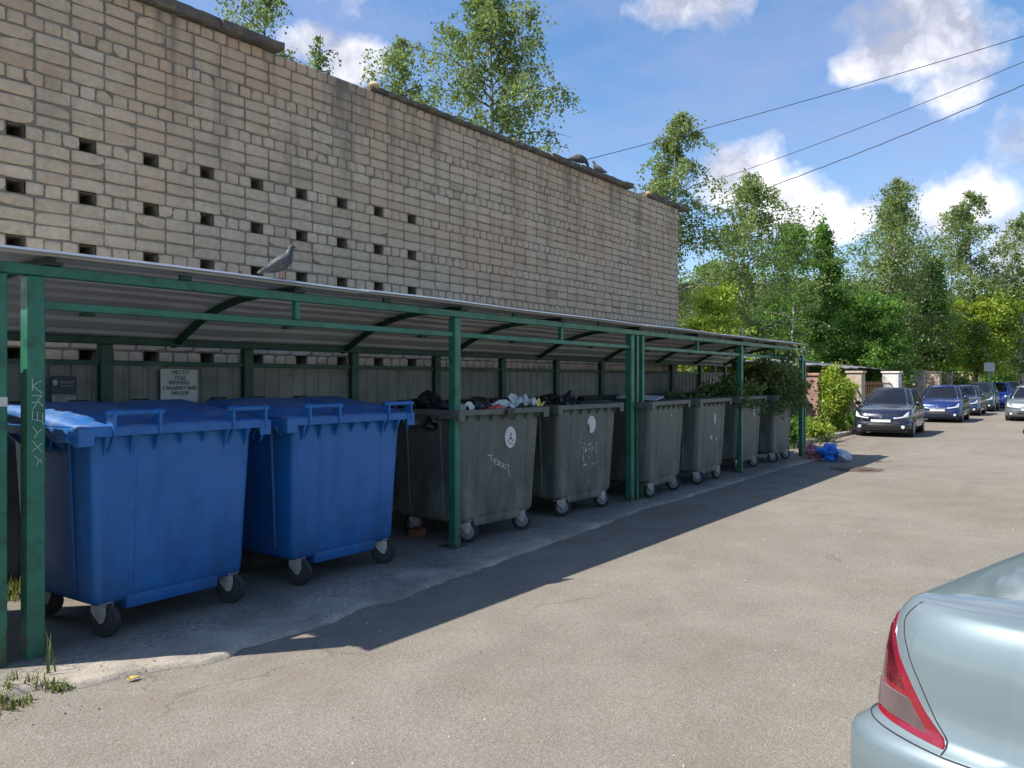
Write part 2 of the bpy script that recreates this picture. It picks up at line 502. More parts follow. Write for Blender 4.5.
# ---------------------------------------------------------------- mesh helpers
class MB:
    """collects shapes; build() links them as ONE mesh object"""
    def __init__(self):
        self.v = []
        self.f = []
        self.mi = []
        self.tone = []
        self.cur = 0
        self.t = 0.5

    def add(self, vs_, fs_):
        b = len(self.v)
        self.v += [tuple(p) for p in vs_]
        for f in fs_:
            self.f.append(tuple(i + b for i in f))
            self.mi.append(self.cur)
            self.tone.append(self.t)

    def box(self, a, b, bev=0.0, M_=None):
        x0, y0, z0 = a
        x1, y1, z1 = b
        if bev <= 0:
            vs_ = [(x0, y0, z0), (x1, y0, z0), (x1, y1, z0), (x0, y1, z0), (x0, y0, z1), (x1, y0, z1), (x1, y1, z1), (x0, y1, z1)]
            fs_ = [(0, 3, 2, 1), (4, 5, 6, 7), (0, 1, 5, 4), (1, 2, 6, 5), (2, 3, 7, 6), (3, 0, 4, 7)]
        else:
            k = bev
            vs_ = []
            fs_ = []
            # chamfered box: three vertices per corner
            idx = {}
            for i, X in enumerate((x0, x1)):
                for j, Y in enumerate((y0, y1)):
                    for l, Z in enumerate((z0, z1)):
                        sx = k if i == 0 else -k
                        sy = k if j == 0 else -k
                        sz = k if l == 0 else -k
                        for ax, pt in enumerate(((X, Y + sy, Z + sz), (X + sx, Y, Z + sz), (X + sx, Y + sy, Z))):
                            idx[(i, j, l, ax)] = len(vs_)
                            vs_.append(pt)
            g = lambda i, j, l, a_: idx[(i, j, l, a_)]
            for i in (0, 1):
                q = [g(i, 0, 0, 0), g(i, 1, 0, 0), g(i, 1, 1, 0), g(i, 0, 1, 0)]
                fs_.append(tuple(q if i else q[::-1]))
                q = [g(0, i, 0, 1), g(1, i, 0, 1), g(1, i, 1, 1), g(0, i, 1, 1)]
                fs_.append(tuple(q[::-1] if i else q))
                q = [g(0, 0, i, 2), g(1, 0, i, 2), g(1, 1, i, 2), g(0, 1, i, 2)]
                fs_.append(tuple(q if i else q[::-1]))
            for i in (0, 1):
                for j in (0, 1):
                    fs_.append((g(i, j, 0, 0), g(i, j, 0, 1), g(i, j, 1, 1), g(i, j, 1, 0)))
                    fs_.append((g(i, 0, j, 0), g(i, 0, j, 2), g(i, 1, j, 2), g(i, 1, j, 0)))
                    fs_.append((g(0, i, j, 1), g(0, i, j, 2), g(1, i, j, 2), g(1, i, j, 1)))
            for i in (0, 1):
                for j in (0, 1):
                    for l in (0, 1):
                        fs_.append((g(i, j, l, 0), g(i, j, l, 1), g(i, j, l, 2)))
        if M_ is not None:
            vs_ = [M_ @ Vector(p) for p in vs_]
        self.add(vs_, fs_)

    def tube(self, pts, r, seg=8, cap=True):
        pts = [Vector(p) for p in pts]
        rs = r if hasattr(r, '__len__') else [r] * len(pts)
        rings = []
        prev = None
        for i, p in enumerate(pts):
            d = (pts[min(i + 1, len(pts) - 1)] - pts[max(i - 1, 0)])
            d = d.normalized() if d.length > 1e-9 else Vector((0, 0, 1))
            ref = Vector((0, 0, 1)) if abs(d.z) < 0.93 else Vector((1, 0, 0))
            if prev is None:
                a = d.cross(ref).normalized()
            else:
                a = (prev - d * prev.dot(d))
                a = a.normalized() if a.length > 1e-6 else d.cross(ref).normalized()
            prev = a
            b = d.cross(a)
            rings.append([p + (a * math.cos(2 * PI * k / seg) + b * math.sin(2 * PI * k / seg)) * rs[i] for k in range(seg)])
        self.rings(rings, cap, cap)

    def rings(self, rings, cap0=True, cap1=True, closed=True):
        n = len(rings[0])
        vs_ = [p for r_ in rings for p in r_]
        fs_ = []
        for i in range(len(rings) - 1):
            for k in range(n if closed else n - 1):
                k2 = (k + 1) % n
                fs_.append((i * n + k, i * n + k2, (i + 1) * n + k2, (i + 1) * n + k))
        if cap0:
            fs_.append(tuple(range(n))[::-1])
        if cap1:
            fs_.append(tuple((len(rings) - 1) * n + k for k in range(n)))
        self.add(vs_, fs_)

    def cyl(self, c, axis, r, h, seg=20, bev=0.0):
        c = Vector(c)
        ax = Vector(axis).normalized()
        ref = Vector((0, 0, 1)) if abs(ax.z) < 0.9 else Vector((1, 0, 0))
        a = ax.cross(ref).normalized()
        b = ax.cross(a)
        prof = [(-h / 2, r), (h / 2, r)] if bev <= 0 else [(-h / 2, r - bev), (-h / 2 + bev, r), (h / 2 - bev, r), (h / 2, r - bev)]
        rings = [[c + ax * t + (a * math.cos(2 * PI * k / seg) + b * math.sin(2 * PI * k / seg)) * q for k in range(seg)] for t, q in prof]
        self.rings(rings)

    def prism(self, poly, d0, d1, axis='y'):
        """poly: 2D outline; extruded between d0 and d1 along axis"""
        def P(u, v, d):
            return {'y': (u, d, v), 'x': (d, u, v), 'z': (u, v, d)}[axis]
        n = len(poly)
        vs_ = [P(u, v, d0) for u, v in poly] + [P(u, v, d1) for u, v in poly]
        fs_ = [tuple(range(n)), tuple(range(2 * n - 1, n - 1, -1))]
        for k in range(n):
            k2 = (k + 1) % n
            fs_.append((k, k + n, k2 + n, k2))
        self.add(vs_, fs_)

    def build(self, name, mats, parent=None, smooth=False, tone=False):
        me = bpy.data.meshes.new(name)
        me.from_pydata(self.v, [], self.f)
        if not isinstance(mats, (list, tuple)):
            mats = [mats]
        for m in mats:
            me.materials.append(m)
        if len(mats) > 1:
            me.polygons.foreach_set('material_index', self.mi)
        if tone:
            at = me.attributes.new('tone', 'FLOAT', 'FACE')
            at.data.foreach_set('value', self.tone)
        if smooth:
            me.polygons.foreach_set('use_smooth', [True] * len(self.f))
        me.update()
        o = bpy.data.objects.new(name, me)
        col.objects.link(o)
        if parent is not None:
            o.parent = parent
        return o


def recalc(o):
    import bmesh
    bm = bmesh.new()
    bm.from_mesh(o.data)
    bmesh.ops.recalc_face_normals(bm, faces=bm.faces)
    bm.to_mesh(o.data)
    bm.free()
    return o


def tag(o, label=None, cat=None, group=None, kind=None):
    if label:
        o['label'] = label
    if cat:
        o['category'] = cat
    if group:
        o['group'] = group
    if kind:
        o['kind'] = kind
    return o


def empty(name, loc=(0, 0, 0), rz=0.0):
    o = bpy.data.objects.new(name, None)
    o.empty_display_size = 0.2
    col.objects.link(o)
    o.location = loc
    o.rotation_euler = (0, 0, rz)
    return o


def copy_tree(o, parent=None):
    c = o.copy()
    col.objects.link(c)
    c.parent = parent
    for ch in [x for x in bpy.data.objects if x.parent == o]:
        copy_tree(ch, c)
    return c


def wall_text(body, size, mat, name, parent, place, thick=0.0015):
    cu = bpy.data.curves.new('text', 'FONT')
    cu.body = body
    cu.size = size
    cu.align_x = 'CENTER'
    cu.align_y = 'CENTER'
    cu.extrude = thick
    cu.resolution_u = 2
    o = bpy.data.objects.new('text', cu)
    col.objects.link(o)
    bpy.context.view_layer.update()
    dg = bpy.context.evaluated_depsgraph_get()
    me = bpy.data.meshes.new_from_object(o.evaluated_get(dg))
    bpy.data.objects.remove(o)
    me.materials.clear()
    me.materials.append(mat)
    t = bpy.data.objects.new(name, me)
    col.objects.link(t)
    t.parent = parent
    t.matrix_local = place
    return t


# text standing upright facing -Y: local x->x, local y->z
FACE_ROAD = Matrix(((1, 0, 0, 0), (0, 0, -1, 0), (0, 1, 0, 0), (0, 0, 0, 1)))


def strokes(lines, w, d, origin, mat, name, parent):
    """scribbled paint: thin ribbons on a surface facing -Y; lines are lists of (u, v)"""
    mb = MB()
    for ln in lines:
        for (a, b) in zip(ln[:-1], ln[1:]):
            du, dv = b[0] - a[0], b[1] - a[1]
            L = math.hypot(du, dv) or 1e-6
            nx, ny = -dv / L * w / 2, du / L * w / 2
            ex, ey = du / L * w * 0.3, dv / L * w * 0.3
            poly = [(a[0] - ex + nx, a[1] - ey + ny), (a[0] - ex - nx, a[1] - ey - ny), (b[0] + ex - nx, b[1] + ey - ny), (b[0] + ex + nx, b[1] + ey + ny)]
            mb.prism([(origin[0] + p[0], origin[2] + p[1]) for p in poly], origin[1] - d, origin[1] + 0.0005, 'y')
    return mb.build(name, mat, parent)


# ---------------------------------------------------------------- ground, road, slab
def sheet(name, x0, x1, y0, y1, z, mat, nx=1, ny=1, amp=0.0, sc_=1.0):
    mb = MB()
    vs_ = []
    for j in range(ny + 1):
        for i in range(nx + 1):
            x = x0 + (x1 - x0) * i / nx
            y = y0 + (y1 - y0) * j / ny
            dz = amp * noise.fractal(Vector((x * sc_, y * sc_, 0)), 1.0, 2.0, 3) if amp else 0
            vs_.append((x, y, z + dz))
    fs_ = [(j * (nx + 1) + i, j * (nx + 1) + i + 1, (j + 1) * (nx + 1) + i + 1, (j + 1) * (nx + 1) + i) for j in range(ny) for i in range(nx)]
    mb.add(vs_, fs_)
    return mb.build(name, mat)


tag(sheet('ground', -1500, 1500, -1500, 1500, -0.02, M['dirt']), kind='structure')
tag(sheet('road', -40, 140, -14.0, 0.95, 0.0, M['asphalt']), kind='structure')

# concrete slab under the shelter with its crumbling edge
edge = [(-0.9, -0.30), (-0.4, -0.40), (-0.15, -0.42), (-0.03, -0.58), (0.10, -0.58), (0.46, -0.70), (0.68, -0.80), (0.82, -0.72), (1.28, -0.77), (1.55, -0.72), (1.83, -0.69), (2.11, -0.73),
        (2.6, -0.66), (3.2, -0.62), (4.2, -0.55), (5.34, -0.47), (6.0, -0.38), (6.61, -0.34), (8.0, -0.36), (10.0, -0.33), (12.0, -0.30), (13.52, -0.34), (14.3, -0.42), (14.9, -0.40)]
pts = []
for (a, b) in zip(edge[:-1], edge[1:]):
    k = max(2, int((b[0] - a[0]) / 0.05))
    for i in range(k):
        t = i / k
        x = a[0] + (b[0] - a[0]) * t
        y = a[1] + (b[1] - a[1]) * t
        y += 0.05 * noise.fractal(Vector((x * 3.1, 4.0, 0)), 1.0, 2.0, 4) + 0.012 * noise.noise(Vector((x * 31, 1, 0)))
        pts.append((x, y))
mb = MB()
rows = [(-0.02, 0.001), (0.0, 0.022), (0.02, 0.028), (0.10, 0.030), (0.4, 0.034), (0.9, 0.036), (3.2, 0.036)]
vs_ = []
for (x, y) in pts:
    for (dy, z) in rows:
        zz = z + (0.006 * noise.fractal(Vector((x * 5, (y + dy) * 5, 2)), 1.0, 2.0, 3) if z > 0.01 else 0)
        vs_.append((x, y + dy, zz))
nr = len(rows)
fs_ = [(i * nr + j, (i + 1) * nr + j, (i + 1) * nr + j + 1, i * nr + j + 1) for i in range(len(pts) - 1) for j in range(nr - 1)]
mb.add(vs_, fs_)
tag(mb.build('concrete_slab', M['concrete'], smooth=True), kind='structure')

# verge with earth and low growth beyond the shelter
tag(sheet('verge', 15.6, 100, 0.95, 12, 0.06, M['dirt'], 60, 8, 0.04, 0.7), kind='structure')
mb = MB()
for i in range(26):
    x = 16.0 + i * 1.03
    mb.box((x, 0.86, 0), (x + 1.0, 0.98, 0.11 + 0.01 * math.sin(i * 2.3)), 0.012)
tag(mb.build('kerb', simple('kerb_concrete', (0.33, 0.30, 0.26), 0.9, var=0.2)), kind='structure')

# ---------------------------------------------------------------- brick building
bld = empty('brick_building', (0.71, 1.95, 0), math.atan2(1.69 - 1.95, 12.17 - 0.71))
tag(bld, 'long windowless cream brick building with rows of small square holes in its wall', 'building')
PITCH = 0.536
CH = 0.1075
U0, U1 = -0.2, 11.47
K0, K1 = -16, 28
mb = MB()
mm = MB()      # mortar backing
hole_rows = {0, 4, 8, 12, 16}
hb = []        # hole cavities


def brick(u0, u1, z0, z1, tone):
    j = lambda s_: rnd.uniform(-s_, s_)
    g = 0.0050
    u0 += g + j(0.004); u1 -= g + j(0.004)
    z0 += g + j(0.0035); z1 -= g + j(0.0035)
    c = 0.006 + rnd.random() * 0.006
    y = -rnd.random() * 0.009
    if rnd.random() < 0.04:
        y += 0.006
    yb = 0.016
    tl = j(0.0045)
    um, zm = (u0 + u1) / 2 + j(.02), (z0 + z1) / 2
    base = [(u0, z0), (um, z0), (u1, z0), (u1, zm), (u1, z1), (um, z1), (u0, z1), (u0, zm)]
    chip = rnd.randrange(0, 8, 2) if rnd.random() < 0.16 else -1
    o_, m_, f_ = [], [], []
    for q, (u, z) in enumerate(base):
        uu, zz = u + j(.0028), z + j(.0026) + (tl if u > um else 0)
        su = 1 if u < um - .001 else (-1 if u > um + .001 else 0)
        sz = 1 if z < zm - .001 else (-1 if z > zm + .001 else 0)
        if su and sz:            # worn corners
            r_ = .0035 + .004 * rnd.random() + (.010 + .012 * rnd.random() if q == chip else 0)
            uu += su * r_
            zz += sz * r_ * .8
        o_.append((uu, yb, zz))
        m_.append((uu, y + c + j(.0015), zz))
        cc = c * rnd.uniform(.7, 1.5)
        f_.append((uu + su * cc, y + j(.0022), zz + sz * cc))
    fs = [tuple(range(16, 24))]
    for k in range(8):
        k2 = (k + 1) % 8
        fs += [(k, k2, 8 + k2, 8 + k), (8 + k, 8 + k2, 16 + k2, 16 + k)]
    mb.t = min(1, max(0, tone))
    mb.add(o_ + m_ + f_, fs)


for k in range(K0, K1 + 1):
    zc = 1.744 + CH * k
    z0, z1 = zc - CH / 2, zc + CH / 2
    row_t = 0.5 + 0.12 * math.sin(k * 1.7)
    cavs = []
    if k % 4 == 0:
        i = -2
        while True:
            uc = i * PITCH / 4
            a, b = uc - PITCH / 8, uc + PITCH / 8
            if a > U1 - 0.02:
                break
            if b > U0 + 0.02:
                a, b = max(a, U0), min(b, U1)
                if k in hole_rows and i % 4 == 0 and 0 <= i // 4 <= 8:
                    cavs.append((a, b))
                elif b - a > 0.03:
                    brick(a, b, z0, z1, row_t + rnd.gauss(0, 0.12) - 0.06)
            i += 1
    else:
        i = -2
        while True:
            a, b = (i - 0.5) * PITCH / 2 + PITCH / 4 - PITCH / 4, (i + 0.5) * PITCH / 2
            if a > U1 - 0.02:
                break
            if b > U0 + 0.02:
                a, b = max(a, U0), min(b, U1)
                off = 0.0
                if b - a > 0.03:
                    brick(a, b, z0, z1, row_t + rnd.gauss(0, 0.11))
            i += 1
    # mortar behind, cut open at the cavities
    s = U0
    for (a, b) in cavs + [(U1, U1)]:
        if a > s:
            mm.add([(s, 0.008, z0), (a, 0.008, z0), (a, 0.008, z1), (s, 0.008, z1)], [(0, 1, 2, 3)])
        s = b
    for (a, b) in cavs:
        hb.append((a, b, z0, z1))
mm.add([(U0, 0.008, 0), (U1, 0.008, 0), (U1, 0.008, 1.744 + CH * (K0 - 0.5)), (U0, 0.008, 1.744 + CH * (K0 - 0.5))], [(0, 1, 2, 3)])
zt = 1.744 + CH * (K1 + 0.5)
mm.add([(U0, 0.008, 0), (U0, 6.5, 0), (U0, 6.5, zt), (U0, 0.008, zt)], [(0, 1, 2, 3)])
mm.add([(U1, 0.008, 0), (U1, 6.5, 0), (U1, 6.5, zt), (U1, 0.008, zt)], [(0, 3, 2, 1)])
mm.add([(U0, 6.5, 0), (U1, 6.5, 0), (U1, 6.5, zt), (U0, 6.5, zt)], [(0, 3, 2, 1)])
mm.add([(U0, 0.008, zt), (U1, 0.008, zt), (U1, 6.5, zt), (U0, 6.5, zt)], [(0, 1, 2, 3)])
wall = mb.build('brick_wall', M['brick'], bld, tone=True)
mm.build('mortar', M['mortar'], bld)
for (a, b, z0, z1) in hb:
    cv = MB()
    g = 0.004
    a += g + rnd.uniform(0, .006); b -= g + rnd.uniform(0, .006); z0 += g; z1 -= g + rnd.uniform(0, .005)
    D = 0.24
    cv.add([(a, 0.006, z0), (b, 0.006, z0), (b, 0.006, z1), (a, 0.006, z1), (a, D, z0), (b, D, z0), (b, D, z1), (a, D, z1)],
           [(0, 1, 5, 4), (1, 2, 6, 5), (2, 3, 7, 6), (3, 0, 4, 7)])
    cv.cur = 1
    cv.add([(a, D, z0), (b, D, z0), (b, D, z1), (a, D, z1)], [(0, 1, 2, 3)])
    cv.build('wall_cavity', [M['cavity'], M['soot']], bld)


def slab(u0, u1, over, th, zb, jag=0.02):
    """rough edged roof slab along the wall top"""
    rr = random.Random(int(u0 * 100))
    s_ = MB()
    u = u0
    while u < u1 - 0.05:
        w = min(rr.uniform(.25, .9), u1 - u)
        y = -over + rr.uniform(-jag, jag)
        h = th * rr.uniform(.75, 1.1)
        n_ = max(2, int(w / 0.06))
        rings = []
        for i in range(n_ + 1):
            uu = u + w * i / n_
            e = 0.4 * jag * noise.fractal(Vector((uu * 9, over * 9, 1)), 1.0, 2.0, 4)
            e2 = 0.25 * jag * noise.fractal(Vector((uu * 12, over * 9, 5)), 1.0, 2.0, 3)
            rings.append([(uu, y + 0.02 + e * .5, zb + max(0, e2)), (uu, y + e, zb + h * 0.3), (uu, y + e, zb + h + e2), (uu, 1.2, zb + h + e2), (uu, 1.2, zb)])
        s_.rings(rings)
        u += w + 0.004
    return recalc(s_.build('coping', M['coping'], bld))


slab(-0.35, 2.38, 0.10, 0.085, zt + 0.004, 0.03)
slab(3.62, 6.25, 0.045, 0.05, zt + 0.004, 0.03)
slab(6.27, 9.55, 0.07, 0.075, zt + 0.004, 0.04)
slab(10.2, 11.8, 0.06, 0.08, zt + 0.004, 0.03)
for (u, s_) in ((3.66, 0.09), (6.22, 0.07), (10.22, 0.09)):
    f_ = MB()
    rings = []
    for i in range(6):
        t = i / 5
        rr = s_ * math.sin(PI * (0.08 + 0.84 * t)) * 0.6
        rings.append([(u + (t - 0.5) * s_ * 1.6, 0.02 + math.cos(a) * rr * 1.2 - 0.05, zt + 0.05 + math.sin(a) * rr * (0.8 + 0.3 * math.sin(3 * a + u))) for a in [2 * PI * k / 9 for k in range(9)]])
    f_.rings(rings)
    f_.build('foam_lump', M['foam'], bld)

# ---------------------------------------------------------------- waste shelter
sh = empty('waste_shelter', (0, 0, 0))
tag(sh, 'long open green steel shelter with a curved corrugated roof over the row of waste containers', 'shelter')


def rz_of(n_):   # height of the rib centre line above ground at depth n_
    xs = [-0.25, 0.0, 0.5, 0.8, 1.13, 1.41, 1.66]
    zs = [2.205, 2.21, 2.195, 2.165, 2.075, 1.935, 1.80]
    return float(np.interp(n_, xs, zs))


def rz_s(n_):    # smoothed
    return sum(rz_of(n_ + d) for d in (-0.16, -0.08, 0, 0.08, 0.16)) / 5


RX0, RX1 = -0.24, 14.50


def post(x, y, w, h, part='post', d=None):
    p_ = MB()
    d = d or w
    p_.box((x - w / 2, y - d / 2, 0.03), (x + w / 2, y + d / 2, h), 0.006)
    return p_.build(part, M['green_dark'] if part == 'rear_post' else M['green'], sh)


front = [(-0.185, .085), (0.0, .092), (3.58, .082), (6.985, .085), (7.155, .055), (7.30, .06), (10.85, .082), (14.25, .08), (14.45, .06)]
fposts = []
for (x, w) in front:
    fposts.append(post(x, 0.0, w, 2.118))
for x in (3.58, 10.85):
    bp = MB()
    bp.box((x - 0.12, -0.10, 0.028), (x + 0.12, 0.11, 0.044), 0.003)
    bp.build('base_plate', M['green'], sh)
for i in range(11):
    post(1.19 + 1.302 * i, 1.56, 0.10, 1.83, 'rear_post', 0.07)
post(0.42, 1.56, 0.08, 1.83, 'rear_post', 0.07)
b_ = MB()
b_.box((RX0, -0.03, 2.122), (RX1, 0.03, 2.182), 0.004)
b_.build('top_beam', M['green'], sh)
b_ = MB()
b_.box((0.3, 1.53, 1.832), (14.6, 1.60, 1.89), 0.004)
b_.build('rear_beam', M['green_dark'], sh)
b_ = MB()
b_.box((0.3, 1.545, 1.665), (14.6, 1.585, 1.705), 0.003)
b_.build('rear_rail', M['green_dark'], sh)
for (a, b) in ((0.045, 3.538), (3.623, 6.94), (7.332, 10.808), (10.893, 14.208)):
    b_ = MB()
    b_.box((a, -0.02, 1.942), (b, 0.02, 1.986), 0.003)
    b_.build('lower_rail', M['green'], sh)
ribs = []
for x in (1.79, 3.58 + 0.09, 5.37, 7.22, 9.08, 10.85 + 0.09, 12.6, 14.15, 0.09):
    r_ = MB()
    rings = []
    for i in range(22):
        nn = -0.02 + (1.60 + 0.02) * i / 21
        z = rz_s(nn) - 0.002
        dz = rz_s(nn + 0.01) - rz_s(nn - 0.01)
        ang = math.atan2(dz, 0.02)
        hh = 0.022
        q = []
        for (sx_, sz_) in ((-.022, -hh), (.022, -hh), (.022, hh), (-.022, hh)):
            q.append((x + sx_, nn - math.sin(ang) * sz_, z + math.cos(ang) * sz_))
        rings.append(q)
    r_.rings(rings)
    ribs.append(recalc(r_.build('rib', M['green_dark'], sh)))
    c_ = MB()
    c_.box((x - 0.05, -0.045, 2.184), (x + 0.05, 0.06, 2.202), 0.002)
    c_.build('rib_bracket', M['trim'], sh)
for x in (1.79, 5.37, 9.08, 12.6):
    s_ = MB()
    s_.box((x - 0.022, -0.022, 1.988), (x + 0.022, 0.022, 2.120), 0.003)
    s_.build('stud', M['green'], sh)
for x in (0.9, 2.7, 4.5, 6.2, 8.15, 10.0, 11.7, 13.5):
    s_ = MB()
    s_.box((x - 0.04, -0.028, 2.184), (x + 0.04, 0.0, 2.218), 0.003)
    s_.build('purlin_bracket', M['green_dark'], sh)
    s_ = MB()
    s_.box((x - 0.04, 1.2, rz_s(1.2) - 0.02), (x + 0.04, 1.29, rz_s(1.2) + 0.0), 0.003)
    s_.build('purlin_bracket', M['green'], sh)
# profiled roof sheets: corrugations run along the shelter
mb = MB()
profile = []
nn = -0.17
T = 0.155
while nn < 1.70:
    for (dn, dz) in ((0.0, 0.0), (0.070, 0.0), (0.085, 0.024), (0.125, 0.024), (0.140, 0.0)):
        q = nn + dn
        if q > 1.70:
            break
        profile.append((q, rz_s(q) + 0.028 + dz))
    nn += T
breaks = [RX0, 2.4, 5.0, 7.2, 9.6, 12.1, 14.22]
for bi, (a, b) in enumerate(zip(breaks[:-1], breaks[1:])):
    o_ = 0.0028 * (bi % 2)
    n_ = 10
    vs_ = []
    for i in range(n_ + 1):
        x = a - 0.04 * (bi > 0) + (b - a + 0.04 * (bi > 0)) * i / n_
        wob = 0.004 * math.sin(x * 2.1 + bi)
        for (q, z) in profile:
            vs_.append((x, q, z + o_ + wob))
    m_ = len(profile)
    fs_ = [(i * m_ + j, i * m_ + j + 1, (i + 1) * m_ + j + 1, (i + 1) * m_ + j) for i in range(n_) for j in range(m_ - 1)]
    mb.add(vs_, fs_)
roof = mb.build('roof', M['sheet'], sh)
so_ = roof.modifiers.new('thickness', 'SOLIDIFY')
so_.thickness = 0.0012
# rear fence sheets: vertical ribs
for i in range(11):
    a = (1.19 + 1.302 * (i - 1) + 0.055) if i else 0.47
    b = 1.19 + 1.302 * i - 0.055
    mb = MB()
    prof = []
    x = a
    while x < b:
        for (dx, dy) in ((0, 0), (0.10, 0), (0.115, 0.012), (0.145, 0.012), (0.16, 0)):
            if x + dx < b:
                prof.append((x + dx, dy))
        x += 0.16
    prof.append((b, 0))
    zb, ztp = 0.10, 1.663
    vs_ = [(px_, 1.575 + dy, z) for z in (zb, ztp) for (px_, dy) in prof]
    m_ = len(prof)
    mb.add(vs_, [(j, j + 1, m_ + j + 1, m_ + j) for j in range(m_ - 1)])
    fp = mb.build('fence_panel', M['fence_sheet'], sh)
    t_ = fp.modifiers.new('thickness', 'SOLIDIFY')
    t_.thickness = 0.001
mb = MB()
prof = []
x = 0.06
while x < 1.52:
    for (dx, dy) in ((0, 0), (0.10, 0), (0.115, 0.012), (0.145, 0.012), (0.16, 0)):
        if x + dx < 1.52:
            prof.append((x + dx, dy))
    x += 0.16
vs_ = [(-0.235 - dy, px_, z) for z in (0.08, 1.90) for (px_, dy) in prof]
m_ = len(prof)
mb.add(vs_, [(j, j + 1, m_ + j + 1, m_ + j) for j in range(m_ - 1)])
fp = mb.build('side_panel', M['fence_sheet'], sh)  # unseen panel, added left of view to shade the first container's side
t_ = fp.modifiers.new('thickness', 'SOLIDIFY')
t_.thickness = 0.001
# scribbles on the second front post and paper scraps
gr = []
rr_ = random.Random(4)
gl = [[(-.02, .0), (-.02, -.05)], [(.015, .0), (-.02, -.028), (.018, -.052)], [(-.02, -.07), (.018, -.062), (.0, -.085), (.02, -.105)], [(-.022, -.10), (.0, -.092), (-.018, -.125)],
      [(-.02, -.135), (-.02, -.17), (.02, -.17), (.02, -.135)], [(.0, -.135), (.0, -.17)], [(.02, -.17), (.024, -.182)],
      [(-.018, -.20), (.0, -.222), (.02, -.20)], [(.0, -.222), (-.014, -.245)], [(-.02, -.26), (.018, -.30)], [(.02, -.262), (-.02, -.30)], [(-.012, -.32), (.006, -.335), (-.004, -.36)], [(.012, -.33), (.016, -.345)]]
g1 = strokes([[(u * 1.35 + 0.35 * u * v + 0.004, v * 1.3 - u * .3) for u, v in l_] for l_ in gl], 0.0034, 0.0012, (0.0, -0.046, 1.55), M['chalk'], 'graffiti', sh)
sc1 = MB()
sc1.box((-0.225, -0.0445, 1.41), (-0.145, -0.0428, 1.46))
sc1.build('paper_scrap', M['paper'], sh)

# ---------------------------------------------------------------- posters on the fence
def flat_sheet(name, x0, x1, z0, z1, y, mat, parent=None, curl=0.004):
    mb = MB()
    n_ = 8
    vs_ = []
    for t in (0, 0.0012):
        for j in range(n_ + 1):
            for i in range(n_ + 1):
                u, v = i / n_, j / n_
                vs_.append((x0 + (x1 - x0) * u, y - t - curl * abs(u - .5) ** 2 * 4 * (1 if v > 0.5 else 0.4) - 0.001 * math.sin(9 * u + 4 * v), z0 + (z1 - z0) * v + 0.003 * math.sin(5 * u)))
    N = (n_ + 1) ** 2
    fs_ = []
    for j in range(n_):
        for i in range(n_):
            a = j * (n_ + 1) + i
            fs_.append((a, a + n_ + 1, a + n_ + 2, a + 1))
            fs_.append((N + a, N + a + 1, N + a + n_ + 2, N + a + n_ + 1))
    mb.add(vs_, fs_)
    return mb.build(name, mat, parent)


nt_ = empty('paper_notice', (1.815, 1.54, 1.515))
tag(nt_, 'white paper notice with five lines of black capitals on the rear fence', 'notice')
flat_sheet('sheet', -0.175, 0.165, -0.155, 0.125, 0.0, M['paper'], nt_, 0.0)
lines_ = ['МЕСТО', 'ПОД', 'КРУПНО-', 'ГАБАРИТНЫЙ', 'МУСОР']
for i, l_ in enumerate(lines_):
    wall_text(l_, 0.044, M['ink'], 'lettering', nt_, Matrix.Translation((0.0, -0.005, 0.098 - i * 0.044)) @ FACE_ROAD, 0.0008)
ps_ = empty('printed_poster', (0.905, 1.53, 1.42))
tag(ps_, 'dark printed poster with a grey picture, on the fence left of the white notice', 'poster')
flat_sheet('sheet', -0.13, 0.055, -0.12, 0.16, 0.0, M['poster'], ps_, 0.0)
flat_sheet('picture', -0.125, 0.05, -0.10, 0.02, -0.003, M['poster_pic'], ps_, 0.0)
wall_text('РЕМОНТ', 0.026, M['chalk'], 'lettering', ps_, Matrix.Translation((-0.015, -0.005, 0.112)) @ FACE_ROAD, 0.0008)
wall_text('ОКОН И ДВЕРЕЙ', 0.012, M['chalk'], 'lettering', ps_, Matrix.Translation((-0.015, -0.005, 0.085)) @ FACE_ROAD, 0.0008)
mb = MB()
mb.prism([(-0.115, 0.13), (-0.115, 0.10), (-0.10, 0.088), (-0.085, 0.10), (-0.085, 0.13)], -0.004, -0.0015, 'y')
mb.build('emblem', M['chalk'], ps_)
mb = MB()
for i in range(5):
    mb.box((-0.115 + i * 0.034, -0.003, -0.115), (-0.09 + i * 0.034, -0.0016, -0.104))
mb.build('small_print', M['chalk'], ps_)


# ---------------------------------------------------------------- containers
def rrect(hx, hy, r, z, cx=0, cy=0, seg=5):
    pts = []
    for (sx, sy, a0) in ((1, 1, 0), (-1, 1, 90), (-1, -1, 180), (1, -1, 270)):
        for k in range(seg + 1):
            a = R(a0 + 90 * k / seg)
            pts.append(Vector((cx + sx * (hx - r) + r * math.cos(a), cy + sy * (hy - r) + r * math.sin(a), z)))
    return pts


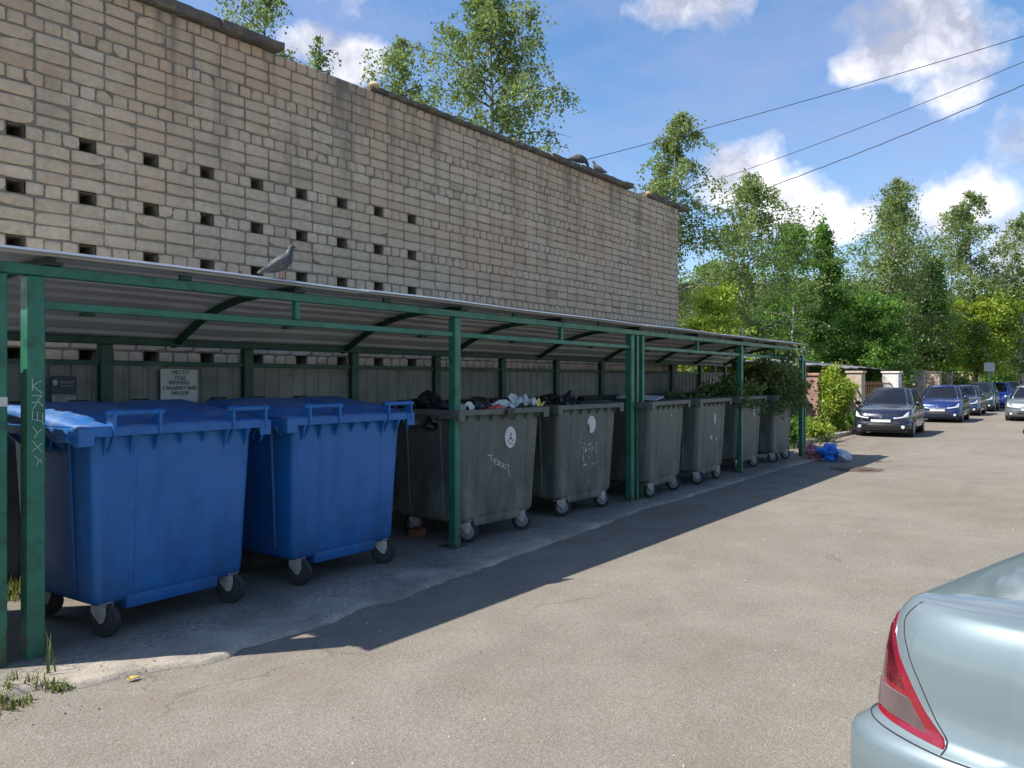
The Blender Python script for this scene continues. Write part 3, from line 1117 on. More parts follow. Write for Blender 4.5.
def caster(parent, x, y, yaw, locked=False, hubm='hub'):
    c = empty('caster', (x, y, 0.036), yaw)
    c.parent = parent
    p_ = MB()
    p_.box((-0.055, -0.05, 0.199), (0.055, 0.05, 0.207), 0.002)
    p_.cyl((0, 0, 0.192), (0, 0, 1), 0.034, 0.014, 16)
    # fork: two cheeks that narrow towards the axle
    for s in (-1, 1):
        p_.prism([(-0.045, 0.190), (0.050, 0.190), (0.052, 0.150), (-0.002, 0.088), (-0.030, 0.088), (-0.048, 0.135)], s * 0.034 - 0.0025, s * 0.034 + 0.0025, 'y')
    p_.box((-0.045, -0.032, 0.183), (0.050, 0.032, 0.189), 0.001)
    p_.cyl((-0.015, 0, 0.098), (0, 1, 0), 0.011, 0.088, 10)
    if locked:
        p_.prism([(0.045, 0.188), (0.085, 0.165), (0.090, 0.172), (0.05, 0.198)], -0.028, 0.028, 'y')
    recalc(p_.build('fork', M['galv'], c))
    w_ = MB()
    w_.cyl((-0.015, 0, 0.098), (0, 1, 0), 0.098, 0.044, 28, 0.009)
    ty = w_.build('wheel', M['rubber'], c)
    h_ = MB()
    h_.cyl((-0.015, 0, 0.098), (0, 1, 0), 0.066, 0.048, 22, 0.004)
    h_.cyl((-0.015, 0, 0.098), (0, 1, 0), 0.024, 0.054, 14, 0.004)
    h_.build('hub', M[hubm], c)
    return c


def container(kind, yaws):
    """four-wheeled 1100 l container; local origin: centre of the front edge on the ground, front faces -Y"""
    blue = kind == 'blue'
    mat = M['blue'] if blue else M['dark']
    t = empty('waste_container')
    HX, HXB = (0.555, 0.515) if blue else (0.605, 0.555)
    DY = 0.96
    cy = DY / 2 - 0.03
    zr = 1.225
    b = MB()
    rings = []
    # lower body: floor, then walls; corners of the floor lifted over the casters
    levels = [(0.225, 0.93), (0.245, 0.985), (0.28, 1.0), (0.5, 1.012), (0.75, 1.024), (1.0, 1.036), (1.10, 1.042), (1.222, 1.045)]
    seg = 6
    for (z, k) in levels:
        f = (z - 0.225) / (zr - 0.225)
        hx = (HXB + (HX - HXB) * f) * (1 if z > .26 else k)
        hy = (0.43 + 0.05 * f) * (1 if z > .26 else k)
        ring = rrect(hx, hy, 0.055, z, 0, cy, seg)
        rings.append(ring)
    # inside of the tub
    for (z, ins) in ((1.222, 0.03), (0.9, 0.04)):
        f = (z - 0.225) / (zr - 0.225)
        rings.append(rrect(HXB + (HX - HXB) * f - ins, 0.43 + 0.05 * f - ins, 0.04, z, 0, cy, seg))
    b.rings(rings, True, True)
    # belly between the casters, deeper than the corners
    b.prism([(cy - 0.4290, 0.283), (cy - 0.4225, 0.178), (cy + 0.42, 0.178), (cy + 0.43, 0.283)], -HXB + 0.20, HXB - 0.20, 'x')
    # upright pressed ribs on the front and on the left and right sides
    for x in ((-0.30, -0.285, 0.0) if blue else (-0.34, -0.325, 0.0)), ((0.33, 0.345, 0) if blue else (0.40, 0.415, 0)):
        x0, x1, _ = x
        yb, yt = cy - 0.433, cy - 0.480
        b.add([(x0, yb - 0.006, 0.29), (x1, yb - 0.006, 0.29), (x1, yt - 0.006, 1.20), (x0, yt - 0.006, 1.20), (x0 - 0.008, yb + 0.006, 0.28), (x1 + 0.008, yb + 0.006, 0.28), (x1 + 0.008, yt + 0.006, 1.21), (x0 - 0.008, yt + 0.006, 1.21)],
              [(0, 1, 2, 3), (0, 3, 7, 4), (1, 5, 6, 2), (0, 4, 5, 1), (3, 2, 6, 7)])
    for sx in (-1, 1):
        for yo in (-0.22, 0.22):
            xb, xt = sx * (HXB + 0.002), sx * (HX + 0.002)
            vs = [(xb + sx * .010, cy + yo - .01, .3), (xb + sx * .010, cy + yo + .01, .3), (xt + sx * .010, cy + yo + .01, 1.18), (xt + sx * .010, cy + yo - .01, 1.18),
                  (xb - sx * .012, cy + yo - .02, .29), (xb - sx * .012, cy + yo + .02, .29), (xt - sx * .012, cy + yo + .02, 1.19), (xt - sx * .012, cy + yo - .02, 1.19)]
            b.add(vs, [(0, 1, 2, 3), (0, 3, 7, 4), (1, 5, 6, 2), (3, 2, 6, 7), (0, 4, 5, 1)])
    body = recalc(b.build('body', mat, t))
    bv = body.modifiers.new('bevel', 'BEVEL')
    bv.width = 0.006
    bv.segments = 2
    bv.limit_method = 'ANGLE'
    bv.angle_limit = R(40)
    for p in body.data.polygons:
        p.use_smooth = True
    # rim with gussets and lifting lugs at the corners
    rm = MB()
    zt_ = zr + 0.05
    W = HX + (0.10 if blue else 0.075)
    yF, yB = cy - 0.535, cy + 0.52
    o1 = rrect(W, (yB - yF) / 2, 0.03, zr, 0, (yF + yB) / 2, 3)
    o2 = rrect(W, (yB - yF) / 2, 0.03, zt_, 0, (yF + yB) / 2, 3)
    i1 = rrect(HX - 0.035, 0.44, 0.03, zt_, 0, cy, 3)
    i2 = rrect(HX - 0.035, 0.44, 0.03, zr - 0.01, 0, cy, 3)
    rm.rings([i2, o1, o2, i1, i2], False, False)
    ng = 7
    for i in range(ng):
        x = -HX + 0.07 + (2 * HX - 0.14) * i / (ng - 1)
        ln = 0.125 if i in (0, 1, ng - 1, ng - 2) else 0.085
        if not blue:
            ln = 0.075
        yw = cy - 0.478
        th = 0.016 if blue else 0.012
        rm.add([(x - th, yF + 0.004, zr), (x + th, yF + 0.004, zr), (x, yw + 0.004, zr - ln), (x - th, yw + 0.01, zr), (x + th, yw + 0.01, zr)],
               [(0, 2, 1), (0, 3, 2), (1, 2, 4)])
    for sx in (-1, 1):
        for yo in np.linspace(-0.34, 0.34, 5):
            xw = sx * (HX - 0.002)
            rm.add([(sx * W * .997, cy + yo - .012, zr), (sx * W * .997, cy + yo + .012, zr), (xw, cy + yo, zr - 0.09), (xw, cy + yo - .012, zr), (xw, cy + yo + .012, zr)],
                   [(0, 1, 2), (0, 2, 3), (1, 4, 2)])
        # corner lug: a hooked flange hanging under the rim end
        x0, x1 = (W - 0.085, W + 0.004) if sx > 0 else (-W - 0.004, -W + 0.085)
        rm.prism([(yF - 0.004, zr + 0.052), (yF - 0.004, zr - 0.035), (yF + 0.015, zr - 0.055), (yF + 0.06, zr - 0.055), (yF + 0.12, zr + 0.0), (yF + 0.12, zr + 0.052)], x1 - 0.012 * (1 if sx > 0 else 0) - (0.0 if sx > 0 else 0.073), x1 if sx > 0 else x0 + 0.012, 'x')
        rm.box((x0, yF - 0.005, zr - 0.052), (x1, yF + 0.008, zr + 0.053), 0.003)
        # trunnion for the lifting arm
        rm.cyl((sx * (HX + 0.075), cy + 0.02, zr - 0.075), (1, 0, 0), 0.030, 0.09, 16, 0.004)
        rm.prism([(cy - 0.09, zr + .002), (cy - 0.05, zr - 0.11), (cy + 0.09, zr - 0.11), (cy + 0.13, zr + .002)], sx * (HX + 0.024) - 0.008, sx * (HX + 0.024) + 0.008, 'x')
        # hand grip at the side edge
        rm.box((sx * W - 0.012, cy - 0.42, zr - 0.03), (sx * W + 0.012, cy - 0.30, zr + 0.002), 0.003)
    rim = recalc(rm.build('rim', mat, t))
    bv = rim.modifiers.new('bevel', 'BEVEL')
    bv.width = 0.004
    bv.segments = 2
    bv.limit_method = 'ANGLE'
    bv.angle_limit = R(40)
    # lid
    if blue:
        lm = MB()
        n1, n2 = 24, 18
        hw = W - 0.01
        def lid_z(u, v):
            # v 0 front .. 1 back ; u -1..1
            z = zt_ + 0.006 + 0.135 * min(1, v * 1.0) ** 0.8 - 0.02 * max(0, v - .8) / .2
            edge_ = min(1.0, (1 - abs(u)) / 0.10)
            z -= 0.055 * (1 - math.sin(edge_ * PI / 2)) * min(1, v * 3)
            if 0.16 < abs(u) < 0.84 and 0.15 < v < 0.85:
                z += 0.018 * min(1, (0.84 - abs(u)) / .04, (abs(u) - .16) / .04, (v - .15) / .06, (.85 - v) / .06)
            return z
        vs = []
        for j in range(n2 * 2 + 1):
            for i in range(n1 * 2 + 1):
                u = -1 + i / n1
                v = j / (n2 * 2)
                vs.append((u * hw, yF + 0.008 + v * (yB - yF - 0.02), lid_z(u, v)))
        w_ = n1 * 2 + 1
        lm.add(vs, [(j * w_ + i, j * w_ + i + 1, (j + 1) * w_ + i + 1, (j + 1) * w_ + i) for j in range(n2 * 2) for i in range(n1 * 2)])
        lid = lm.build('lid', M['blue_lid'], t, smooth=True)
        s = lid.modifiers.new('thickness', 'SOLIDIFY')
        s.thickness = 0.014
        hg = MB()
        for x in (-HX + 0.06, -0.12, 0.33):
            hg.cyl((x, yB - 0.01, zt_ + 0.115), (1, 0, 0), 0.024, 0.13, 14, 0.003)
        hg.build('hinge', M['dark_lid'], t)
        # lift handles: two ears carrying a thick bar, left and right
        for (a, b2) in ((-0.455, -0.17), (HX - 0.20, HX + 0.06)):
            h = MB()
            for x in (a, b2):
                h.prism([(yF - 0.012, zt_ - 0.05), (yF - 0.012, zt_ + 0.085), (yF + 0.010, zt_ + 0.105), (yF + 0.035, zt_ + 0.10), (yF + 0.10, zt_ - 0.002), (yF + 0.02, zt_ - 0.05)], x - 0.009, x + 0.009, 'x')
                h.prism([(yF - 0.010, zt_ - 0.05), (yF + 0.03, zt_ - 0.05), (yF + 0.05, zt_ - 0.15)], x - 0.007, x + 0.007, 'x')
            h.cyl(((a + b2) / 2, yF + 0.012, zt_ + 0.082), (1, 0, 0), 0.0185, b2 - a + 0.07, 16, 0.003)
            h2 = recalc(h.build('lift_handle', M['blue'], t))
            bv = h2.modifiers.new('bevel', 'BEVEL')
            bv.width = 0.003
            bv.limit_method = 'ANGLE'
    else:
        # two black flaps thrown open over the back edge
        for (a, b2) in ((-HX + 0.01, -0.02), (0.02, HX - 0.01)):
            lm = MB()
            path = [(yB - 0.08, zt_ + 0.012), (yB - 0.04, zt_ + 0.055), (yB + 0.0, zt_ + 0.065), (yB + 0.035, zt_ + 0.045), (yB + 0.05, zt_ - 0.02), (yB + 0.06, zt_ - 0.2), (yB + 0.075, zt_ - 0.5), (yB + 0.08, zt_ - 0.80)]
            rings = []
            for q, (y, z) in enumerate(path):
                dx = 0.0
                rings.append([(a, y, z), (b2, y, z), (b2, y + 0.014, z - 0.014 * (q < 3)), (a, y + 0.014, z - 0.014 * (q < 3))])
            lm.rings(rings)
            recalc(lm.build('open_lid', M['dark_lid'], t))
        hg = MB()
        for x in (-HX + 0.05, 0, HX - 0.05):
            hg.cyl((x, yB - 0.01, zt_ + 0.035), (1, 0, 0), 0.026, 0.09, 14, 0.003)
        hg.build('hinge', M['dark_lid'], t)
    cx = 0.435 if blue else 0.41
    k = 0
    for (x, y) in ((-cx, 0.075), (cx, 0.075), (-cx, 0.77), (cx, 0.77)):
        caster(t, x, y, yaws[k], k < 2 and not blue, 'trim' if blue else 'hub')
        k += 1
    return t


BLUE = container('blue', [R(112), R(118), R(140), R(70)])
DARK = container('dark', [R(128), R(134), R(150), R(160)])
tag(BLUE, 'blue plastic four-wheeled container with a closed lid, nearest the left end of the shelter', 'waste container', 'waste containers under the shelter')
tag(DARK, 'dark grey container with zigzag scrawl under a round sticker, directly behind the second green post', 'waste container', 'waste containers under the shelter')
spots = [
    ('blue', 0.835, -0.03, 2.0, None),
    ('blue', 2.28, -0.02, 0.5, 'blue closed-lid container standing between the first blue one and the dark grey ones'),
    ('dark', 4.19, -0.06, -2.5, None),
    ('dark', 5.925, 0.0, -2.5, 'dark grey container with a round sticker above the torn white frame of a notice'),
    ('dark', 7.78, -0.12, 3.5, 'dark grey container just right of the cluster of three green posts'),
    ('dark', 9.375, -0.10, 2.5, 'dark grey container with a peeling white smear, second right of the three-post cluster'),
    ('dark', 11.345, 0.03, 0.5, 'dark grey container half hidden by a single post, with leafy twigs heaped on top'),
    ('dark', 13.07, 0.0, 2.0, 'farthest dark grey container, buried under a tall heap of cut branches'),
]
cons = []
seen = {'blue': False, 'dark': False}
for (kind, x, y, a, lab) in spots:
    src = BLUE if kind == 'blue' else DARK
    o = copy_tree(src) if seen[kind] else src
    seen[kind] = True
    o.location = (x, y, 0)
    o.rotation_euler = (0, 0, R(a))
    if lab:
        o['label'] = lab
    cons.append(o)
# swivel casters differ from container to container
for i, o in enumerate(cons):
    rr = random.Random(50 + i)
    for c in [q for q in bpy.data.objects if q.parent == o and q.name.startswith('caster')]:
        if o not in (BLUE, DARK):
            c.rotation_euler = (0, 0, R(126 + rr.uniform(-28, 34)))


# stickers, scrawls and scraps on the fronts (front face slopes a little)
def front_y(z):
    f = (z - 0.225) / 1.0
    return (0.96 / 2 - 0.03) - (0.43 + 0.05 * f)


def sticker(parent, x, z, rx, rz_, notch=0, logo=True, seed=0, torn=None):
    e = empty('sticker_base')
    bpy.data.objects.remove(e)
    y = front_y(z) - 0.006
    mb = MB()
    pl = []
    for k in range(28):
        a = 2 * PI * k / 28
        q = 1.0
        if notch and abs(a - notch) < 0.55:
            q = 0.55 + 0.1 * math.sin(k * 5)
        pl.append((x + rx * q * math.cos(a), z + rz_ * q * math.sin(a)))
    mb.prism(pl, y - 0.0015, y + 0.004, 'y')
    s = mb.build('sticker', M['white'], parent)
    if logo:
        g = MB()
        yy = y - 0.003
        for (a, b, c2, d2) in ((-.52, -.42, -.3, -.2), (-.12, -.2, .12, .28), (.02, .2, .3, .34), (.3, -.38, .5, -.18), (-.35, -.62, .42, -.55), (-.28, -.2, .3, -.08), (-.05, .34, .08, .46)):
            g.prism([(x + a * rx, z + b * rz_), (x + c2 * rx, z + b * rz_), (x + (c2 - .1) * rx, z + d2 * rz_), (x + (a + .1) * rx, z + d2 * rz_)], yy, y - 0.001, 'y')
        g.build('emblem', M['ink'], s)
    return s


sticker(cons[2], 0.13, 0.99, 0.085, 0.105)
sticker(cons[3], 0.06, 1.04, 0.088, 0.10, notch=3.6, logo=False)
mb = MB()
yy = front_y(1.0) - 0.008
mb.prism([(0.05, 1.01), (0.09, 1.03), (0.11, 0.99), (0.06, 0.975)], yy - 0.001, yy, 'y')
mb.prism([(0.02, 1.05), (0.04, 1.07), (0.07, 1.04), (0.03, 1.02)], yy - 0.001, yy, 'y')
mb.build('emblem', M['ink'], cons[3])
# scrawl on the first dark container: T E R R Y like letters slanting down to the right
sc_l = []
def letter(pl, ox, oz, s=1.0, sh_=-0.35):
    jr = random.Random(int(ox * 1000))
    sc_l.append([(ox + u * s * 1.15 - v * .35 + jr.uniform(-.004, .004), oz + v * s * 1.1 + u * s * sh_ - (ox + .155) * .22 + jr.uniform(-.004, .004)) for u, v in pl])
letter([(-.01, .05), (.055, .06)], -.155, .80); letter([(.02, .055), (.025, .0)], -.155, .80)
letter([(.05, .05), (.0, .04), (.008, .0), (.05, .0)], -.085, .785); letter([(.005, .022), (.04, .026)], -.085, .785)
letter([(.0, .0), (.005, .05), (.04, .04), (.01, .024), (.045, .0)], -.02, .77)
letter([(.0, .0), (.005, .05), (.04, .04), (.01, .024), (.045, .0)], .045, .76)
letter([(.0, .05), (.025, .025), (.05, .055)], .105, .755); letter([(.025, .025), (.012, -.04), (.03, -.055)], .105, .755)
strokes(sc_l, 0.0085, 0.002, (-0.02, front_y(0.80) - 0.004, -0.02), M['chalk'], 'graffiti', cons[2])
# torn notice frame on the second dark container
rr = random.Random(3)
fr = []
X0, X1, Z0, Z1 = -0.10, 0.19, 0.57, 0.86
for i in range(34):
    side = rr.choice('LLRRRBT')
    t = rr.random()
    L = rr.uniform(0.015, 0.05)
    if side == 'L':
        fr.append([(X0 + rr.uniform(0, .02), Z0 + (Z1 - Z0) * t), (X0 + rr.uniform(0, .02), Z0 + (Z1 - Z0) * t + L)])
    elif side == 'R':
        fr.append([(X1 + rr.uniform(-.006, .002), Z0 + (Z1 - Z0) * t), (X1 + rr.uniform(-.006, .002), Z0 + (Z1 - Z0) * t + L)])
    elif side == 'B':
        fr.append([(X0 + (X1 - X0) * t * .8, Z0 + rr.uniform(0, .02)), (X0 + (X1 - X0) * t * .8 + L, Z0 + rr.uniform(0, .02))])
    else:
        fr.append([(X0 + (X1 - X0) * t, Z1 + rr.uniform(-.02, 0)), (X0 + (X1 - X0) * t + L, Z1 + rr.uniform(-.02, 0))])
for i in range(16):
    a, b = rr.uniform(-.06, .10), rr.uniform(.66, .82)
    fr.append([(a, b), (a + rr.uniform(-.02, .03), b + rr.uniform(-.03, .03))])
strokes(fr, 0.010, 0.002, (0.0, front_y(0.72) - 0.004, 0.0), M['chalk'], 'torn_notice', cons[3])
# peeling smears on the sixth, seventh, eighth
for (ci, x, z, w, h) in ((5, 0.10, 0.98, .055, .11), (5, -0.02, 0.70, .05, .04), (5, 0.22, 0.66, .03, .04), (6, 0.20, 1.0, .05, .10), (7, 0.06, 0.98, .05, .05), (4, 0.13, 1.08, .02, .02)):
    rr = random.Random(int(x * 100 + ci * 7))
    mb = MB()
    y = front_y(z) - 0.005
    mb.prism([(x + w * (0.6 + 0.4 * rr.random()) * math.cos(2 * PI * k / 14), z + h * (0.6 + 0.4 * rr.random()) * math.sin(2 * PI * k / 14)) for k in range(14)], y - 0.0012, y + 0.004, 'y')
    mb.build('peeling_sticker', M['ink'] if ci == 7 else M['chalk'], cons[ci])


# ---------------------------------------------------------------- rubbish
def blob(c, r, seed, squash=(1, 1, 1), lumps=0.6, n1=26, n2=40, crease=0.22):
    rings = []
    c = Vector(c)
    for j in range(n1 + 1):
        th = PI * (0.03 + 0.94 * j / n1)
        ring = []
        for k in range(n2):
            ph = 2 * PI * k / n2
            d = Vector((math.sin(th) * math.cos(ph), math.sin(th) * math.sin(ph), math.cos(th)))
            q = 1 + lumps * noise.noise(d * 1.3 + Vector((seed, 0, 0))) + crease * noise.noise(d * 4 + Vector((0, seed, 0))) + 0.10 * abs(noise.noise(d * 9 + Vector((seed, 0, 3)))) + 0.04 * noise.noise(d * 20)
            p = Vector((d.x * squash[0], d.y * squash[1], d.z * squash[2])) * r * q
            ring.append(c + p)
        rings.append(ring)
    return rings


def bag(name, c, r, seed, mat, squash=(1, 1, .8), label=None, cat='rubbish bag', group=None, floor=0.0):
    mb = MB()
    rings = blob(c, r, seed, squash)
    rings = [[Vector((p.x, p.y, max(p.z, floor))) for p in r_] for r_ in rings]
    mb.rings(rings)
    # tied neck
    if seed % 2 == 0:
        top = Vector(c) + Vector((0, 0, r * squash[2] * 0.9))
        mb.tube([top, top + Vector((0.01, 0, 0.05)), top + Vector((0.03, 0.01, 0.10))], [r * .25, r * .1, r * .22], 8)
    o = recalc(mb.build(name, mat, smooth=False))
    if label:
        tag(o, label, cat, group)
    return o


GB = 'black bags piled in the open containers'
bag('rubbish_bag', (3.93, 0.30, 1.19), 0.25, 2, M['bagblack'], (1.2, 1, .62), 'black bag bulging from the left side of the container behind the second green post', group=GB)
bag('rubbish_bag', (3.98, 0.68, 1.22), 0.24, 3, M['bagblack'], (1.2, 1, .75), 'black bag at the back left of the container with the zigzag scrawl', group=GB)
bag('rubbish_bag', (4.60, 0.66, 1.20), 0.24, 5, M['bagblack'], (1.3, 1, .6), 'black bag behind the white paper in the scrawled container', group=GB)
bag('rubbish_bag', (5.9, 0.62, 1.22), 0.15, 7, M['bagblack'], (1.1, 1, .8), 'left black bag of the trio on the container with the torn notice', group=GB)
bag('rubbish_bag', (6.17, 0.6, 1.25), 0.15, 9, M['bagblack'], (1.1, 1, .8), 'middle black bag of the trio on the container with the torn notice', group=GB)
bag('rubbish_bag', (6.38, 0.55, 1.26), 0.13, 11, M['bagblack'], (1.1, 1, .9), 'right black bag of the trio on the container with the torn notice', group=GB)
bag('rubbish_bag', (7.6, 0.40, 1.10), 0.3, 13, M['bagblack'], (1.3, 1, .55), 'black bag inside the container next to the three green posts', group=GB)
bag('rubbish_bag', (9.4, 0.40, 1.10), 0.3, 17, M['bagblack'], (1.3, 1, .6), 'black bag in the container second right of the three green posts', group=GB)


def crumpled(name, c, sx, sy, sz, seed, mat, label, cat='litter', rz=0.0):
    mb = MB()
    n_ = 6
    vs = []
    for j in range(n_ + 1):
        for i in range(n_ + 1):
            u, v = i / n_ - .5, j / n_ - .5
            z = sz * (noise.noise(Vector((u * 3 + seed, v * 3, 0))) + .3)
            vs.append((u * sx, v * sy, z))
    mb.add(vs, [(j * (n_ + 1) + i, j * (n_ + 1) + i + 1, (j + 1) * (n_ + 1) + i + 1, (j + 1) * (n_ + 1) + i) for j in range(n_) for i in range(n_)])
    o = mb.build(name, mat)
    s = o.modifiers.new('thickness', 'SOLIDIFY')
    s.thickness = 0.003
    o.location = c
    o.rotation_euler = (R(18), R(-6), rz)
    return tag(o, label, cat)


crumpled('paper_sheet', (4.72, 0.06, 1.315), 0.26, 0.20, 0.09, 1, M['paper'], 'crumpled white paper lying over the rim of the container behind the second post')
crumpled('paper_sheet', (4.42, 0.08, 1.30), 0.24, 0.18, 0.05, 6, M['paper'], 'smaller flat white paper left of the crumpled one on the scrawled container')
crumpled('paper_sheet', (3.72, -0.0, 1.29), 0.16, 0.12, 0.07, 9, M['paper'], 'scrap of pale paper on the rim left of the second green post')
crumpled('red_wrapper', (4.16, -0.04, 1.285), 0.20, 0.08, 0.03, 3, M['litter_red'], 'flat red wrapper on the rim beside the white paper')
crumpled('yellow_wrapper', (4.92, 0.02, 1.29), 0.14, 0.12, 0.07, 4, M['litter_yellow'], 'yellow wrapper at the right end of the rim of the scrawled container')
# black rag with a white edge hanging over the front rim
mb = MB()
rag = [(-0.05, 0.0), (0.05, 0.005), (0.075, -0.04), (0.04, -0.11), (0.0, -0.09), (-0.045, -0.05)]
mb.prism(rag, -0.012, 0.0, 'y')
o = mb.build('hanging_rag', M['bagblack'])
o.location = (4.20, -0.165, 1.27)
tag(o, 'scrap of black film hanging over the rim right of the second green post', 'litter')
# pale board lying across the fifth container
mb = MB()
mb.box((-0.26, -0.28, 0), (0.26, 0.28, 0.02), 0.003)
o = mb.build('pale_board', M['bagwhite'])
o.location = (8.1, 0.42, 1.30)
o.rotation_euler = (R(3), R(-4), R(14))
tag(o, 'pale flat board resting on the container beside the three green posts', 'board')


def leaf_mesh(name, pts_dirs, size, mat, parent=None, seed=1, tones=None, hang=0.0, aspect=1.6):
    """many small leaf faces; pts_dirs is an (N,3) array of positions"""
    rg = np.random.default_rng(seed)
    P = np.asarray(pts_dirs, dtype=np.float64)
    N = len(P)
    a = rg.normal(size=(N, 3))
    a[:, 2] -= hang
    a /= np.linalg.norm(a, axis=1)[:, None]
    b = rg.normal(size=(N, 3))
    b -= a * (a * b).sum(1)[:, None]
    b /= np.linalg.norm(b, axis=1)[:, None]
    s = size * rg.uniform(0.55, 1.3, N)[:, None]
    L = a * s * aspect / 2
    Wd = b * s / 2
    V = np.empty((N, 4, 3))
    V[:, 0] = P - L
    V[:, 1] = P + Wd
    V[:, 2] = P + L
    V[:, 3] = P - Wd
    me = bpy.data.meshes.new(name)
    me.vertices.add(N * 4)
    me.vertices.foreach_set('co', V.reshape(-1))
    me.loops.add(N * 4)
    me.loops.foreach_set('vertex_index', np.arange(N * 4, dtype=np.int32))
    me.polygons.add(N)
    me.polygons.foreach_set('loop_start', np.arange(0, N * 4, 4, dtype=np.int32))
    me.polygons.foreach_set('loop_total', np.full(N, 4, dtype=np.int32))
    me.materials.append(mat)
    if tones is None:
        tones = rg.random(N)
    tones = np.clip(tones + rg.normal(0, 0.09, N), 0, 1)
    at = me.attributes.new('tone', 'FLOAT', 'FACE')
    at.data.foreach_set('value', tones.astype(np.float32))
    me.update(calc_edges=True)
    o = bpy.data.objects.new(name, me)
    col.objects.link(o)
    if parent is not None:
        o.parent = parent
    return o


def heap(name, c, size, n, seed, label, leaf=0.06, drape=0.0):
    """cut branches thrown in a container: stems plus leaves"""
    rg = random.Random(seed)
    t = empty(name, c)
    tag(t, label, 'cut branches')
    st = MB()
    P = []
    for i in range(n):
        base = Vector((rg.uniform(-.8, .8) * size[0] * .8, rg.uniform(-.7, .7) * size[1], rg.uniform(-0.05, 0.1)))
        d = Vector((rg.gauss(0, 1) * size[0] * .8, rg.gauss(0, .7) * size[1], abs(rg.gauss(.55, .35)) * size[2])) 
        pts_ = []
        for k in range(7):
            s = k / 6
            p = base + d * s + Vector((0, -drape * s * s * .5, -0.35 * size[2] * s * s * rg.uniform(.5, 1.2)))
            p.z = max(p.z, -0.3)
            pts_.append(p)
        st.tube(pts_, [0.006 * (1 - .7 * k / 6) for k in range(7)], 4, False)
        for k in range(1, 7):
            for q in range(46 // 6 * 6):
                s = rg.random()
                a, b = pts_[k - 1], pts_[k]
                p = a.lerp(b, s) + Vector((rg.gauss(0, .055), rg.gauss(0, .055), rg.gauss(-.01, .055)))
                P.append(p)
    st.build('stems', M['bark'], t)
    P = np.array([tuple(p) for p in P])
    lo, hi = P[:, 2].min(), P[:, 2].max()
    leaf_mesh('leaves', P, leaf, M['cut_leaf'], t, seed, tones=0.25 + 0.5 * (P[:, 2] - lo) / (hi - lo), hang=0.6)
    return t


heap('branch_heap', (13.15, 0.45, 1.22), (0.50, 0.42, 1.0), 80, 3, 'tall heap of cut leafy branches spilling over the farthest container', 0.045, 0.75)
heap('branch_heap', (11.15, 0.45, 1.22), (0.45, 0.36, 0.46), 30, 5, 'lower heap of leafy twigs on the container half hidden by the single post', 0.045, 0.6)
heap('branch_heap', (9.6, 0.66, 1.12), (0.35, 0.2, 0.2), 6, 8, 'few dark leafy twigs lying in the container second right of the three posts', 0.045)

GG = 'plastic bags dumped at the far end of the shelter'
bag('plastic_bag', (13.98, -0.60, 0.15), 0.185, 21, M['bagblue'], (1.05, 1, .8), 'bright blue plastic bag on the ground past the last green post', 'plastic bag', GG)
bag('plastic_bag', (13.95, -0.30, 0.14), 0.15, 22, M['bagpink'], (1, 1, .9), 'pinkish red bag between the blue bag and the last post', 'plastic bag', GG)
bag('plastic_bag', (14.10, -0.84, 0.10), 0.12, 23, M['bagwhite'], (1, 1, .8), 'see-through whitish bag right of the bright blue bag', 'plastic bag', GG)
mb = MB()
rg = random.Random(9)
for i in range(12):
    a = Vector((14.4 + rg.uniform(-.2, .3), -0.35 + rg.uniform(-.3, .2), 0.2))
    d = Vector((rg.uniform(-.2, .4), rg.uniform(-.6, .1), rg.uniform(0.05, .35)))
    mb.tube([a, a + d * .5 + Vector((0, 0, .04)), a + d], [.007, .005, .003], 4)
tw = mb.build('dry_twigs', M['bark'])
tag(tw, 'bundle of dry twigs lying on top of the coloured bags', 'twigs')

# red brick on the slab
mb = MB()
mb.box((-0.10, -0.055, 0.0), (0.10, 0.055, 0.072), 0.008)
o = mb.build('loose_brick', M['redbrick'])
o.location = (3.75, 0.62, 0.036)
o.rotation_euler = (0, 0, R(20))
tag(o, 'loose red brick lying on the slab between the last blue container and the second post', 'brick')

# manhole-like sunken disc by the road
mh = empty('manhole', (12.72, -1.38, 0.0))
tag(mh, 'old brown round manhole cover in a worn patch of road', 'manhole')
mb = MB()
pl = [(0.42 * (1 + .22 * noise.noise(Vector((math.cos(a) * 2, math.sin(a) * 2, 0)))) * math.cos(a), 0.42 * (1 + .22 * noise.noise(Vector((math.cos(a) * 2, math.sin(a) * 2, 3)))) * math.sin(a)) for a in [2 * PI * k / 40 for k in range(40)]]
mb.prism(pl, 0.001, 0.007, 'z')
mb.build('worn_surround', M['hole'], mh)
mb = MB()
mb.cyl((0, 0, 0.012), (0, 0, 1), 0.29, 0.016, 36, 0.004)
for k in range(-3, 4):
    mb.box((-0.2, k * 0.07 - 0.012, 0.019), (0.2, k * 0.07 + 0.012, 0.026))
mb.build('cover', M['iron'], mh)

# fallen leaf near the slab edge
mb = MB()
mb.add([(-.035, 0, .0), (0, -.02, .012), (.04, 0, .006), (0, .02, .010)], [(0, 1, 2, 3)])
o = mb.build('fallen_leaf', M['litter_yellow'])
o.location = (0.18, -0.70, 0.012)
s = o.modifiers.new('thickness', 'SOLIDIFY')
s.thickness = 0.002
tag(o, 'single yellow fallen leaf at the sunlit edge of the slab', 'leaf')

